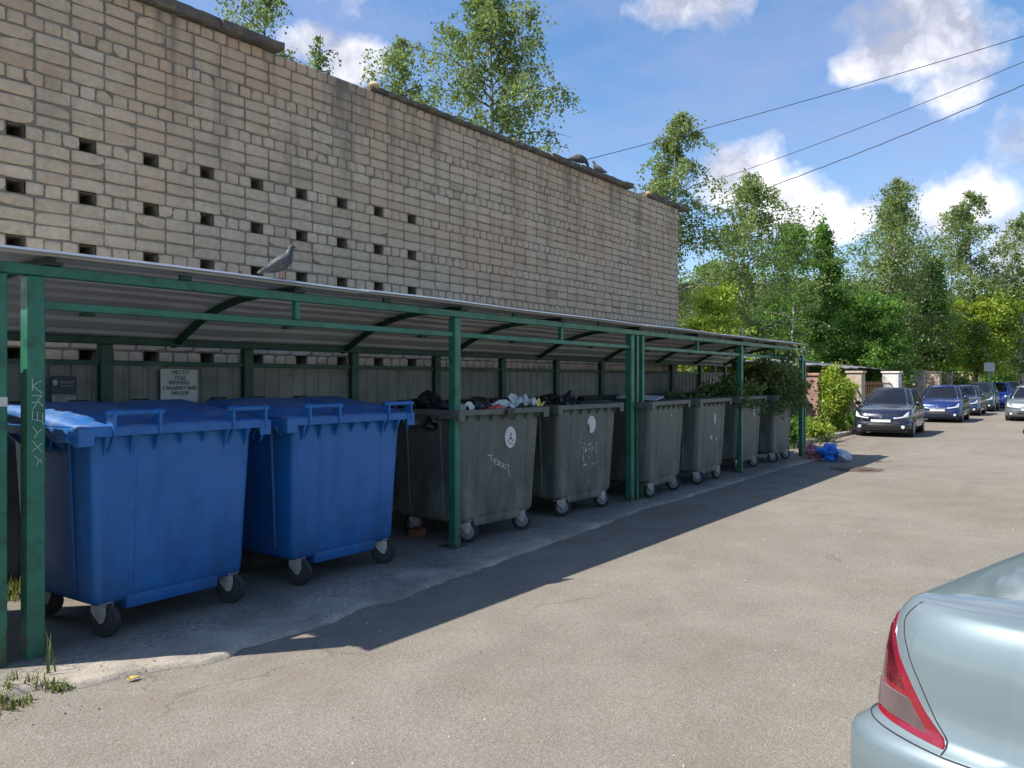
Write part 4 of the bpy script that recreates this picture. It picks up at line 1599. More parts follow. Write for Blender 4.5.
# grit on the road and slab: too many to count
rg = random.Random(77)
mb = MB()
for i in range(1500):
    if i < 900:
        x = rg.uniform(-1.2, 15)
        y = -0.62 + rg.gauss(0, 0.16) + (0.25 if x > 5 else 0)
        z = 0.004 if y < -0.75 else 0.03
    else:
        x, y, z = rg.uniform(-1, 12), rg.uniform(-5, -0.8), 0.001
    s = rg.uniform(.003, .009) * (1.5 if rg.random() < .06 else 1)
    a = rg.random() * 3
    pt = [(x + s * math.cos(a + k * 1.57) * rg.uniform(.6, 1.2), y + s * math.sin(a + k * 1.57) * rg.uniform(.6, 1.2), z) for k in range(4)]
    mb.t = rg.random()
    mb.add(pt + [(x, y, z + s * .9)], [(0, 1, 4), (1, 2, 4), (2, 3, 4), (3, 0, 4)])
m_, n_, p_ = new_mat('loose_grit')
at = n_.node('ShaderNodeAttribute')
at.attribute_name = 'tone'
n_.l.new(n_.ramp(at.outputs['Fac'], [(0, (.09, .075, .06)), (.6, (.28, .25, .21)), (1, (.5, .47, .42))]), p_.inputs['Base Color'])
p_.inputs['Roughness'].default_value = .9
tag(mb.build('grit', m_, tone=True), 'loose grit and crumbs of concrete strewn along the slab edge', 'grit', kind='stuff')


# ---------------------------------------------------------------- grass and weeds
def tuft(mbx, x, y, z, n_, h, spread, rg):
    for i in range(n_):
        a = rg.random() * 2 * PI
        r0 = spread * math.sqrt(rg.random())
        bx, by = x + r0 * math.cos(a), y + r0 * math.sin(a)
        hh = h * rg.uniform(.45, 1.1)
        ln = rg.uniform(.1, .75) * hh
        b = rg.random() * 2 * PI
        w = rg.uniform(.003, .006)
        px, py = -math.sin(b) * w, math.cos(b) * w
        mid = (bx + math.cos(b) * ln * .35, by + math.sin(b) * ln * .35, z + hh * .6)
        tip = (bx + math.cos(b) * ln, by + math.sin(b) * ln, z + hh)
        mbx.t = rg.random()
        mbx.add([(bx - px, by - py, z), (bx + px, by + py, z), (mid[0] + px * .8, mid[1] + py * .8, mid[2]), (mid[0] - px * .8, mid[1] - py * .8, mid[2]), tip], [(0, 1, 2, 3), (3, 2, 4)])


rg = random.Random(5)
mb = MB()
for i in range(60):
    tuft(mb, rg.uniform(-.9, -.08), -.40 + rg.uniform(-.18, .22), 0.0, rg.choice((6, 14, 22)), rg.choice((.03, .05, .08)), .06, rg)
tuft(mb, -.06, -.33, 0.02, 5, .24, .03, rg)
tag(mb.build('weeds', M['grass'], tone=True), 'patch of grass and weeds at the left foot of the shelter', 'weeds', kind='stuff')
mb = MB()
for i in range(60):
    tuft(mb, rg.uniform(-.3, 1.1), 1.35 + rg.uniform(-.1, .35), 0.02, 16, .16, .08, rg)
tag(mb.build('grass_strip', M['grass'], tone=True), 'sunlit grass behind the shelter at the foot of the brick wall', 'grass', kind='stuff')
mb = MB()
for i in range(1300):
    x = rg.uniform(14.8, 52)
    y = (0.75 if x < 20 else 1.05) + abs(rg.gauss(0, .7))
    tuft(mb, x, y, 0.0, 12, .22 if x < 24 else .35, .16, rg)
tag(mb.build('verge_grass', M['grass'], tone=True), 'rough grass growing along the verge beside the parked cars', 'grass', kind='stuff')


# ---------------------------------------------------------------- shrubs
def shrub(x, y, h, r, n, mat, label, seed, leaf=0.05, group=None, squash=1.0):
    rg = np.random.default_rng(seed)
    t = empty('shrub', (x, y, 0.03))
    tag(t, label, 'shrub', group)
    st = MB()
    P = []
    T_ = []
    rr = random.Random(seed)
    for i in range(26):
        a = rr.random() * 2 * PI
        l = rr.uniform(.55, 1.0)
        lean = rr.random() ** .6
        tip = Vector((math.cos(a) * r * lean, math.sin(a) * r * lean * squash, h * l * (1 - .35 * lean * lean)))
        pts_ = [Vector((0, 0, 0)) + tip * s + Vector((math.cos(a), math.sin(a), 0)) * (-.12 * r * math.sin(PI * s)) for s in (0, .25, .5, .75, 1)]
        st.tube(pts_, [.012, .010, .007, .005, .002], 4, False)
        m = int(n / 26)
        s = 1 - rg.random(m) ** 1.5 * .85
        base = np.array([tuple(p) for p in pts_])
        idx = np.clip((s * 4).astype(int), 0, 3)
        fr_ = s * 4 - idx
        p = base[idx] * (1 - fr_)[:, None] + base[idx + 1] * fr_[:, None]
        p += rg.normal(0, 1, (m, 3)) * (r * .14)
        p[:, 2] = np.maximum(p[:, 2], .02)
        P.append(p)
        T_.append(np.full(m, rg.uniform(.2, .8)))
    st.build('stems', M['bark'], t)
    leaf_mesh('foliage', np.vstack(P), leaf, mat, t, seed, tones=np.concatenate(T_), aspect=1.7)
    return t


shrub(22.0, 1.30, 2.05, .62, 9000, M['lime_leaf'], 'bushy yellow-green shrub between the shelter end and the parked dark hatchback', 4, .052)
shrub(16.6, 0.95, .75, .5, 2200, M['dark_leaf'], 'low leafy weeds right behind the dumped plastic bags', 8, .055)
shrub(18.8, 1.1, .55, .6, 2000, M['lime_leaf'], 'low bright weeds between the bags and the yellow-green shrub', 9, .055)
shrub(24.2, 1.2, .7, .5, 1500, M['dark_leaf'], 'dark low bush against the plinth behind the yellow-green shrub', 10, .06)
shrub(47.0, 2.6, 2.6, 1.3, 3500, M['lime_leaf'], 'round yellow-green bush behind the far pillars', 12, .12)
shrub(26.5, 4.6, 2.35, 1.3, 4000, M['lime_leaf'], 'low bright shrub showing over the rear fence beyond the building corner', 14, .10)
shrub(21.0, 4.3, 2.2, 1.2, 4000, M['lime_leaf'], 'bright green shrub seen through the gap under the shelter roof', 15, .09)
shrub(33.0, 4.0, 2.3, 1.3, 3500, M['lime_leaf'], 'yellow-green shrub beside the dark end of the shed', 16, .10)


# ---------------------------------------------------------------- trees
def w2(px, Z):
    c, s = math.cos(R(HEAD)), math.sin(R(HEAD))
    X = (px - 512) / 800 * Z
    return CAM.x + s * X + c * Z, CAM.y - c * X + s * Z


def tree(x, y, h, r, seed, mat, bark, label, n=14000, leaf=0.085, hang=1.0, crown0=0.2, shape='birch', trunk_r=None, lean=(0, 0), tops=1, group='trees behind the building and the fence'):
    """trunk with limbs, hanging twigs and leaves strung along them"""
    rr = random.Random(seed)
    rg = np.random.default_rng(seed)
    t = empty('birch_tree' if shape == 'birch' else 'leafy_tree', (x, y, 0))
    tag(t, label, 'tree', group)
    trunk_r = trunk_r or h * 0.012
    tk = MB()
    br = MB()
    leaders = []
    for q in range(tops):
        a = rr.random() * 6.28
        ox = (0.0 if tops == 1 else (q - (tops - 1) / 2) * r * 0.75)
        hh = h * (1 - 0.07 * q * rr.random())
        pts_ = []
        for k in range(10):
            s = k / 9
            pts_.append(Vector((lean[0] * s + ox * min(1, s * 1.6) + .12 * r * math.sin(s * 5 + a) * s, lean[1] * s + .12 * r * math.cos(s * 4 + a) * s + ox * .3 * s, hh * s)))
        tk.tube(pts_, [max(.012, trunk_r * (1 - s / 9) ** .8) for s in range(10)], 7, False)
        leaders.append(pts_)
    tk.build('trunk', bark, t, smooth=True)
    P = []
    T_ = []
    nl = int(30 + r * 16)
    per = max(1, n // (nl * tops))
    for pts_ in leaders:
        hh = pts_[-1].z
        for i in range(nl):
            s = crown0 + (1 - crown0) * ((i + rr.random()) / nl)
            s = min(s, .995)
            k = min(8, int(s * 9))
            base = pts_[k].lerp(pts_[k + 1], s * 9 - k)
            if shape == 'birch':
                env = math.sin(PI * min(1, (1 - s) / (1 - crown0) * .74 + .02)) ** .8
            elif shape == 'cone':
                env = ((1 - s) / (1 - crown0)) ** .75 * 1.0 + .05
            else:
                env = math.sqrt(max(0, 1 - ((s - crown0) / (1 - crown0) * 1.75 - .8) ** 2 * .9)) 
            L = r * env * (rr.uniform(.4, 1.2) if shape == 'birch' else rr.uniform(.55, 1.12)) / (1.0 if tops == 1 else 1.35)
            a = rr.random() * 2 * PI
            if shape == 'birch':
                nv = noise.noise(Vector((math.cos(a) * 1.4, math.sin(a) * 1.4, s * 5.5 + seed)))
                if nv < -0.28:
                    continue
                L *= min(1.22, 1.0 + 1.0 * nv)
            up = rr.uniform(.25, .9) if shape == 'birch' else rr.uniform(0, .5)
            d = Vector((math.cos(a), math.sin(a), 0))
            lp = []
            for q in range(6):
                u = q / 5
                lp.append(base + d * L * u + Vector((0, 0, L * up * (u - .62 * u * u * (1.25 if hang > .5 else .7)))))
            br.tube(lp, [max(.004, trunk_r * .34 * (1 - s * .6) * (1 - u / 5.6)) for u in range(6)], 4, False)
            tone = rr.uniform(.15, .85)
            # hanging twigs or leafy sprays along the limb
            nt = max(4, int(5 + L * 5))
            m = max(3, per // nt)
            for w_ in range(nt):
                u = rr.uniform(.18, 1.0)
                q = min(4, int(u * 5))
                b0 = lp[q].lerp(lp[q + 1], u * 5 - q)
                tl = rr.uniform(.2, .9) * (.5 + .36 * r) * (hang if hang > 0.5 else .8)
                dd = Vector((rr.gauss(0, .5), rr.gauss(0, .5), -1.0 if hang > .5 else rr.uniform(-.5, .7))).normalized()
                dr = np.array(dd) * tl
                ss = rg.random(m)
                p = np.array(b0)[None, :] + ss[:, None] * dr[None, :]
                p += rg.normal(0, 1, (m, 3)) * np.array([1, 1, .8]) * ((.035 + .016 * r) if shape == 'birch' else (.05 + .035 * r))
                P.append(p)
                T_.append(np.full(m, tone + rr.uniform(-.18, .18)))
    br.build('limbs', M['limb'] if shape == 'birch' else bark, t)
    leaf_mesh('crown', np.vstack(P), leaf, mat, t, seed, tones=np.concatenate(T_), hang=.8 if hang > .5 else 0, aspect=1.5)
    return t


def T(px, Z, top, halfw, seed, kind, label, **kw):
    x, y = w2(px, Z)
    h = 1.55 + (380 - top) * Z / 800
    r = halfw * Z / 800
    mat, bark, shape = {'b': (M['birch_leaf'], M['birch_bark'], 'birch'), 'd': (M['dark_leaf'], M['bark'], 'cone'), 'o': (M['dark_leaf'], M['bark'], 'round'), 'l': (M['lime_leaf'], M['bark'], 'round'), 'g': (M['dark_leaf'], M['birch_bark'], 'birch')}[kind]
    return tree(x, y, h, r, seed, mat, bark, label, shape=shape, **kw)


T(262, 24, -45, 66, 101, 'b', 'birch with its sparse crown showing over the roof at the upper left', n=10987, leaf=0.072, crown0=.45)
T(322, 26, 34, 34, 102, 'b', 'thin birch sprig rising over the roof right of the upper left birch', n=2825, leaf=0.072, crown0=.6)
T(405, 25, 40, 58, 103, 'b', 'small open birch just left of the big birch above the roof', n=7848, leaf=0.072, crown0=.45)
T(487, 24, -8, 106, 104, 'b', 'big birch with a spreading crown rising above the middle of the building', n=34700, leaf=0.068, crown0=.35)
T(670, 31, 118, 72, 105, 'b', 'slender weeping birch standing clear of the right corner of the building', n=27548, leaf=0.072, crown0=.2)
T(745, 35, 176, 86, 106, 'b', 'broad birch right of the weeping one, its top against the white cloud', n=31787, leaf=0.080, crown0=.15)
T(716, 24, 292, 38, 107, 'l', 'low yellow-green tree against the right corner of the building', n=14000, leaf=0.065, hang=.3, crown0=.15)
T(790, 42, 222, 72, 108, 'g', 'green birch between the broad birch and the pointed dark tree', n=35320, leaf=0.084, crown0=.15)
T(826, 37, 226, 33, 109, 'd', 'dark pointed tree rising over the end of the shelter', n=25312, leaf=0.077, hang=.3, crown0=.08)
T(888, 43, 190, 83, 110, 'b', 'tall birch with two tops behind the parked dark hatchback', n=40263, leaf=0.089, crown0=.15, tops=2)
T(870, 36, 300, 42, 111, 'o', 'round green tree in front of the tall two-topped birch', n=21937, leaf=0.086, hang=.3, crown0=.12)
T(975, 48, 190, 61, 112, 'b', 'tall thin birch near the right edge with white limbs showing', n=25428, leaf=0.093, crown0=.2)
T(1022, 50, 214, 58, 113, 'b', 'birch cut by the right edge of the photo', n=21190, leaf=0.098, crown0=.2)
T(935, 45, 262, 36, 114, 'd', 'dark conical tree between the two-topped birch and the thin birch', n=20250, leaf=0.090, hang=.3, crown0=.08)
T(978, 47, 302, 44, 115, 'l', 'rounded yellow-green tree above the line of parked cars', n=23625, leaf=0.100, hang=.3, crown0=0.32)
T(925, 45, 322, 32, 116, 'l', 'smaller yellow-green tree left of the rounded one above the cars', n=13500, leaf=0.100, hang=.3, crown0=0.35)
T(1050, 72, 290, 46, 117, 'o', 'dark round tree at the right edge behind the cars', n=16875, leaf=0.162, hang=.3, crown0=.1)
T(770, 46, 300, 50, 118, 'o', 'dense green tree filling the gap under the birches right of the building', n=16875, leaf=0.103, hang=.3, crown0=.05)
T(840, 54, 290, 56, 119, 'o', 'wide dark tree far back behind the shed', n=18562, leaf=0.112, hang=.3, crown0=.05)
T(905, 58, 282, 56, 120, 'o', 'wide green tree far back behind the pillared fence', n=18562, leaf=0.120, hang=.3, crown0=.05)
T(975, 66, 300, 60, 121, 'o', 'wide dark tree at the far end of the road', n=16875, leaf=0.129, hang=.3, crown0=.05)
T(1045, 70, 300, 60, 122, 'o', 'far dark tree at the right end of the row of trees', n=15187, leaf=0.138, hang=.3, crown0=.05)
T(716, 52, 262, 76, 123, 'g', 'green tree showing behind the weeping birch', n=26489, leaf=0.111, crown0=.1)

# far wood as one mass behind everything
rgn = np.random.default_rng(5)
P = []
for i in range(110):
    px = rgn.uniform(560, 1320)
    Z = rgn.uniform(85, 130)
    x, y = w2(px, Z)
    hh = rgn.uniform(7, 11)
    m = 420
    q = rgn.normal(size=(m, 3))
    q /= np.linalg.norm(q, axis=1)[:, None]
    q *= rgn.uniform(.6, 1, (m, 1))
    P.append(np.array([x, y, hh * .5]) + q * np.array([4.2, 4.2, hh * .5]))
far = leaf_mesh('far_wood', np.vstack(P), .55, M['dark_leaf'], None, 7)
tag(far, 'distant line of dark green woodland closing the end of the road', 'wood', kind='stuff')

# ---------------------------------------------------------------- shed, fence with pillars, sign, far house
sd = empty('open_shed', (16.5, 2.7, 0))
tag(sd, 'long open-sided shed with a sagging grey slate roof beyond the shelter', 'shed')
for x in (0.2, 4.0, 7.8, 11.6, 15.4, 19.2):
    for y in (0.1, 3.1):
        mb = MB()
        mb.box((x - .06, y - .06, 0), (x + .06, y + .06, 1.98 if y < 1 else 2.38), .006)
        mb.build('post', M['bark'], sd)
n_ = 90
mb = MB()
rings = []
for i in range(n_ + 1):
    x = -1.5 + 21.6 * i / n_
    w = .012 * math.sin(x * 22) + .03 * math.sin(x * .9)
    rings.append([(x, -.15, 1.99 + w), (x, 3.5, 2.45 + w), (x, 3.5, 2.48 + w), (x, -.15, 2.02 + w)])
mb.rings(rings)
recalc(mb.build('roof', M['slate'], sd))
mb = MB()
mb.box((9.0, 3.15, 0), (19.2, 3.25, 1.5))
mb.build('back_wall', M['shedwall'], sd)

fn = empty('pillared_fence', (20, 1.9, 0))
tag(fn, 'garden fence of tan stone pillars joined by rusty rails along the parked cars', 'fence')
sp = [(22.1, 1.75, 'plinth', .34), (27.2, 1.86, 'pillar', .5), (33.3, 1.90, 'pillar_white', .62), (39.2, 2.0, 'pillar', .6), (43.9, 2.0, 'pillar', .6), (48.0, 1.95, 'pillar', .6), (53.3, 2.05, 'pillar', .6), (61.4, 2.1, 'pillar', .6)]
for (s, h, m, w) in sp:
    mb = MB()
    mb.box((s - 20 - w / 2, -w / 2, 0), (s - 20 + w / 2, w / 2, h - .08), .02)
    mb.box((s - 20 - w / 2 - .04, -w / 2 - .04, h - .08), (s - 20 + w / 2 + .04, w / 2 + .04, h), .015)
    p = mb.build('pillar', M[m], fn)
    if m == 'pillar_white':
        p['label'] = 'whitewashed pillar'
mb = MB()
mb.box((2.3, -.12, 0), (45, .12, .5), .01)
mb.build('plinth', M['plinth'], fn)
for z in (.95, 1.38):
    mb = MB()
    mb.box((2.3, -.025, z), (45, .025, z + .05))
    mb.build('rail', M['rust'], fn)
mb = MB()
for i in range(160):
    x = 2.5 + i * .265
    mb.tube([(x, 0, .5), (x, 0, 1.5)], .009, 4)
pk = mb.build('pickets', M['rust'], fn)

sg = empty('road_sign', (*w2(989, 42), 0))
sg.rotation_euler = (0, 0, R(HEAD - 90 - 6))
tag(sg, 'grey back of a square road sign on a thin pole behind the far cars', 'sign')
mb = MB()
mb.tube([(0, 0, 0), (0, 0, 2.5)], .03, 8)
mb.build('pole', M['pole'], sg)
mb = MB()
mb.box((-.27, -.05, 2.0), (.27, -.035, 2.46), .004)
mb.box((-.25, -.034, 2.1), (.25, -.015, 2.14))
mb.box((-.25, -.034, 2.3), (.25, -.015, 2.34))
mb.build('sign_plate', M['signback'], sg)

ym = empty('marker_post', (*w2(683, 22), 0))
ym.rotation_euler = (0, 0, R(HEAD - 90))
tag(ym, 'yellow plate on a short post seen through the gap above the rear fence', 'marker post')
mb = MB()
mb.tube([(0, .03, 0), (0, .03, 1.9)], .03, 8)
mb.build('post', M['pole'], ym)
mb = MB()
mb.box((-.06, -.03, 1.72), (.06, 0.0, 1.98), .004)
mb.build('plate', M['yellow'], ym)

for (px, Z, w, h, lab) in ((870, 92, 22, 9.5, 'pale block of flats glimpsed between the trees over the shed'), (1000, 105, 26, 8, 'white house wall glimpsed under the trees at the end of the road'), (735, 88, 20, 10, 'pale house wall glimpsed through the birches right of the building')):
    hs_ = empty('house', (*w2(px, Z), 0))
    hs_.rotation_euler = (0, 0, R(HEAD - 90))
    tag(hs_, lab, 'house')
    mb = MB()
    mb.box((-w / 2, 0, 0), (w / 2, 9, h))
    mb.build('wall', M['houses'], hs_)
    mb = MB()
    mb.prism([(-w / 2 - .4, h + .01), (w / 2 + .4, h + .01), (w / 2 - 2, h + 2.2), (-w / 2 + 2, h + 2.2)], -.4, 9.4, 'y')
    recalc(mb.build('roof', M['slate'], hs_))
    for f in range(int(h // 2.9)):
        for i in range(int(w // 2.6)):
            mb = MB()
            x = -w / 2 + 1.2 + i * 2.6
            mb.box((x, -.03, 1.0 + f * 2.9), (x + 1.3, -.003, 2.4 + f * 2.9), .01)
            mb.build('window', M['glass'], hs_)


# ---------------------------------------------------------------- overhead wires
def P3(px, py, Z):
    x, y = w2(px, Z)
    return Vector((x, y, 1.55 + (380 - py) * Z / 800))


def wire(a, b, sag, r, label, twist=False):
    pts_ = []
    for i in range(61):
        t = i / 60
        p = a.lerp(b, t)
        p.z -= sag * 4 * t * (1 - t)
        if twist:
            p.z += .012 * math.sin(i * 2.1)
        pts_.append(p)
    mb = MB()
    mb.tube(pts_, r, 5)
    o = mb.build('overhead_wire', M['cable'])
    return tag(o, label, 'wire', 'overhead wires crossing the sky')


wire(P3(480, 186, 25), P3(1330, -62, 20), .28, .011, 'uppermost overhead wire, running down behind the pigeons on the roof')
wire(P3(640, 205, 38), P3(1300, -60, 24), .45, .014, 'middle overhead wire passing through the weeping birch')
wire(P3(650, 228, 40), P3(1290, -35, 24), .45, .019, 'lowest overhead wire, the thickest of the three', True)


# ---------------------------------------------------------------- pigeons
def pigeon(loc, yaw, label, pitch=0.0, head_down=False, s=1.0):
    t = empty('pigeon', loc, yaw)
    t.rotation_euler = (0, 0, yaw)
    tag(t, label, 'pigeon', 'pigeons perched on the shelter and the building')
    # spine in local xz-plane, bird looks along +x
    if head_down:
        sp_ = [(-.155, .115, .010, .022), (-.11, .112, .016, .030), (-.07, .115, .036, .040), (-.02, .118, .055, .055), (.03, .108, .056, .054), (.07, .090, .043, .042), (.095, .068, .028, .028), (.108, .045, .022, .022), (.118, .024, .020, .020), (.128, .010, .011, .012)]
    else:
        sp_ = [(-.165, .030, .008, .024), (-.12, .045, .013, .030), (-.08, .062, .030, .036), (-.035, .088, .047, .050), (.01, .115, .054, .054), (.045, .145, .046, .046), (.062, .175, .032, .032), (.070, .202, .023, .023), (.078, .224, .0225, .022), (.088, .238, .018, .018), (.098, .240, .008, .009)]
    b = MB()
    rings = []
    for i, (x, z, rv, rh) in enumerate(sp_):
        p0 = sp_[max(0, i - 1)]
        p1 = sp_[min(len(sp_) - 1, i + 1)]
        ang = math.atan2(p1[1] - p0[1], p1[0] - p0[0])
        ring = []
        for k in range(14):
            a = 2 * PI * k / 14
            u, v = rh * math.cos(a), rv * math.sin(a)
            ring.append(Vector((x - math.sin(ang) * v, u, z + math.cos(ang) * v)) * s)
        rings.append(ring)
    b.rings(rings)
    b.cur = 1
    body = recalc(b.build('body', [M['pigeon'], M['pigeon_dark']], t, smooth=True))
    nseg = 14
    for p in body.data.polygons:
        c = p.center
        if (not head_down and c.z > .13 * s and c.z < .215 * s) or (head_down and c.z < .085 * s and c.x > .06 * s):
            p.material_index = 1
        else:
            p.material_index = 0
    for sd_ in (-1, 1):
        w = MB()
        rings = []
        off = (0.0 if not head_down else .03)
        pathw = [(.035, .135, .020, .010), (.01, .122, .040, .014), (-.04, .092, .042, .013), (-.09, .066, .028, .009), (-.135, .046, .014, .006), (-.16, .038, .004, .003)]
        if head_down:
            pathw = [(.055, .118, .018, .010), (.02, .128, .038, .014), (-.03, .128, .040, .013), (-.08, .124, .026, .009), (-.125, .120, .013, .006), (-.15, .118, .004, .003)]
        for (x, z, rv, rh) in pathw:
            yc = sd_ * (.042 if x > -.06 else .030 - .008 * (x < -.12))
            rings.append([Vector((x + .4 * rv * math.sin(2 * PI * k / 10) * -.3, yc + rh * math.cos(2 * PI * k / 10), z + rv * math.sin(2 * PI * k / 10))) * s for k in range(10)])
        w.rings(rings)
        recalc(w.build('wing', M['pigeon_wing'], t, smooth=True))
        l = MB()
        y = sd_ * .022
        l.tube([Vector((.0, y, .075 if not head_down else .08)) * s, Vector((.004, y, .04)) * s, Vector((-.002, y, .006)) * s], .0038 * s, 6)
        for d in ((.03, .0), (.024, .014), (.024, -.014), (-.015, 0)):
            l.tube([Vector((-.002, y, .006)) * s, Vector((-.002 + d[0], y + d[1], .002)) * s], .0028 * s, 5)
        l.build('leg', M['bird_leg'], t)
        e = MB()
        hx, hz = (.084, .231) if not head_down else (.119, .026)
        e.cyl(Vector((hx, sd_ * .0205, hz)) * s, (0, 1, 0), .0042 * s, .004 * s, 8)
        e.build('eye', M['ink'], t)
    bk = MB()
    bx = (.096, .239, 0) if not head_down else (.126, .012, -.5)
    d = Vector((1, 0, -.25 if not head_down else -.7)).normalized()
    p0 = Vector((bx[0] - .004, 0, bx[1])) * s
    bk.tube([p0, p0 + d * .012 * s, p0 + d * .024 * s], [.007 * s, .0052 * s, .0015 * s], 8)
    bk.build('beak', M['ink'], t)
    return t


pigeon((1.60, -0.07, 2.262), R(-12), 'speckled grey pigeon standing on the front edge of the shelter roof')
a = bld.matrix_world
def on_wall(u, y, z):
    ang = bld.rotation_euler.z
    return (bld.location.x + u * math.cos(ang) - y * math.sin(ang), bld.location.y + u * math.sin(ang) + y * math.cos(ang), z)
pigeon(on_wall(8.05, .05, zt + .078), R(-60), 'hunched grey pigeon with head down on the parapet, left of the other', head_down=True, s=1.15)
pigeon(on_wall(8.62, .05, zt + .078), R(120), 'small dark pigeon sitting upright on the parapet, right of the hunched one', s=0.9)


# ---------------------------------------------------------------- cars
def plan_half(xr, xf, hw, cr, cf, bow_r, bow_f, seg=1):
    """points of the plan outline of a car, rear centre -> left flank -> front centre (x forward, y left)"""
    (rxr, ryr), (rxf, ryf) = cr, cf
    P = []
    for i in range(9 * seg):
        y = (hw - ryr) * i / (9 * seg)
        P.append((xr + bow_r * (y / hw) ** 2, y))
    x0 = xr + bow_r * ((hw - ryr) / hw) ** 2
    for i in range(12 * seg + 1):
        a = PI / 2 * i / (12 * seg)
        P.append((x0 + rxr * (1 - math.cos(a)), hw - ryr + ryr * math.sin(a)))
    x1 = xf - bow_f * ((hw - ryf) / hw) ** 2
    nfl = 40
    for i in range(1, nfl):
        P.append((x0 + rxr + (x1 - rxf - x0 - rxr) * i / nfl, hw))
    for i in range(13):
        a = PI / 2 * (1 - i / 12)
        P.append((x1 - rxf * (1 - math.cos(a)), hw - ryf + ryf * math.sin(a)))
    for i in range(8, -1, -1):
        y = (hw - ryf) * i / 9
        P.append((xf - bow_f * (y / hw) ** 2, y))
    return P


def full_ring(half):
    return half + [(x, -y) for (x, y) in half[1:-1][::-1]]


def make_car(name, paintmat, L=3.75, W=1.58, H=1.34, kind='hatch', label='', cat='car', group=None, grille='smile', detail=True,
             prof=None, top=None, gh=None, gin=.085, cr=(.32, .28), bow=.06, zb=None, caps=None, seg=1, pull=.22):
    t = empty(name)
    tag(t, label, cat, group)
    hw = W / 2
    k = H / 1.42
    belt = 0.88 * k
    if top is not None:
        pass
    elif kind == 'hatch':
        top = [(0, .90 * k), (.15, .94 * k), (L * .60, .93 * k), (L * .70, .91 * k), (L * .82, .85 * k), (L * .93, .77 * k), (L * .98, .71 * k), (L, .67 * k)]
        gh = gh or (L * .02, L * .74, L * .10, L * .50)   # glass base rear/front, roof rear/front
    else:
        top = [(0, .90 * k), (.2, .96 * k), (L * .2, .95 * k), (L * .62, .92 * k), (L * .72, .90 * k), (L * .85, .85 * k), (L * .94, .78 * k), (L * .98, .72 * k), (L, .68 * k)]
        gh = gh or (L * .12, L * .74, L * .27, L * .54)
    tx = [p[0] for p in top]
    tz = [p[1] for p in top]
    topz = lambda x: float(np.interp(x, tx, tz))
    zb = zb or .19 * k
    # (fraction of height, inset) of the side and end surfaces
    prof = prof or [(0.0, .07), (.06, .015), (.25, .0), (.42, -.004), (.45, .012), (.62, .0), (.78, .008), (.90, .030), (.97, .055), (1.0, .085)]
    rings = []
    for (f, ins) in prof:
        ring = []
        for (x, y) in full_ring(plan_half(ins, L - ins * 1.4, hw - ins, cr, (.5, .40), bow, .16, seg)):
            ring.append((x, y, zb + f * (topz(x) - zb)))
        rings.append(ring)
    for q, dz in caps or ((.80, .018), (.5, .030), (.15, .036), (.0, .037)):
        il = prof[-1][1]
        base = full_ring(plan_half(il, L - il * 1.4, hw - il, cr, (.5, .40), bow, .16, seg))
        rings.append([(L / 2 + (x - L / 2) * (1 - (1 - q) * pull), y * q, topz(L / 2 + (x - L / 2) * (1 - (1 - q) * pull)) + dz * k) for (x, y) in base])
    m = len(rings[0])
    vs = [p for r_ in rings for p in r_]
    wheels = [(L * .17, .285 * k), (L * .815, .285 * k)]
    fs = []
    for i in range(len(rings) - 1):
        for j in range(m):
            j2 = (j + 1) % m
            q = (i * m + j, i * m + j2, (i + 1) * m + j2, (i + 1) * m + j)
            cx_ = sum(vs[a][0] for a in q) / 4
            cy_ = sum(vs[a][1] for a in q) / 4
            cz_ = sum(vs[a][2] for a in q) / 4
            cut = any(math.hypot(cx_ - wx, cz_ - wz) < .325 * k and abs(cy_) > hw * .72 for (wx, wz) in wheels)
            if not cut:
                fs.append(q)
    b = MB()
    b.add(vs, fs)
    b.add(rings[0], [tuple(range(m))])

    body = b.build('body', paintmat, t, smooth=True)
    # dark wheel wells and underside
    wmb = MB()
    wmb.box((.12, -hw + .12, .13 * k), (L - .16, hw - .12, .34 * k), .02)
    for (wx, wz) in wheels:
        for s in (-1, 1):
            wmb.cyl((wx, s * (hw - .16), wz), (0, 1, 0), .335 * k, .22, 26)
    wmb.build('underbody', M['trim'], t)
    for (wx, wz) in wheels:
        for s in (-1, 1):
            w = empty('wheel', (wx, s * (hw - .085), wz))
            w.parent = t
            a = MB()
            a.cyl((0, 0, 0), (0, 1, 0), .285 * k, .16, 30, .02)
            a.build('tyre', M['rubber'], w)
            a = MB()
            a.cyl((0, s * .058, 0), (0, 1, 0), .185 * k, .05, 24, .01)
            for q in range(6):
                an = 2 * PI * q / 6
                a.box((-.02, s * .084 - .006, 0), (.02, s * .084 + .006, .17 * k), .003, Matrix.Rotation(an, 4, 'Y'))
            a.build('rim', M['alloy'], w)
    # greenhouse
    gr_, gf, rr_, rf = gh
    zroof = H
    def gring(f, off=0.0):
        xr = gr_ + (rr_ - gr_) * f - off
        xf = gf + (rf - gf) * f + off
        w = hw - gin - .17 * f ** 1.2 + off
        half = plan_half(xr, xf, w, (.22, .20), (.30, .24), .05, .10)
        out = []
        for (x, y) in full_ring(half):
            z0 = topz(x) - .01
            out.append((x, y, z0 + (zroof - .055 * k - z0) * f))
        return out
    g = MB()
    g.rings([gring(f) for f in (0, .2, .4, .6, .8, .97, 1.0)], False, True)
    g.build('windows', M['glass'], t, smooth=True)
    r2 = MB()
    rg0 = gring(1.0, .006)
    def shrink(ring, q, dz):
        cx_ = (rr_ + rf) / 2
        return [(cx_ + (x - cx_) * (1 - (1 - q) * .45), y * q, z + dz) for (x, y, z) in ring]
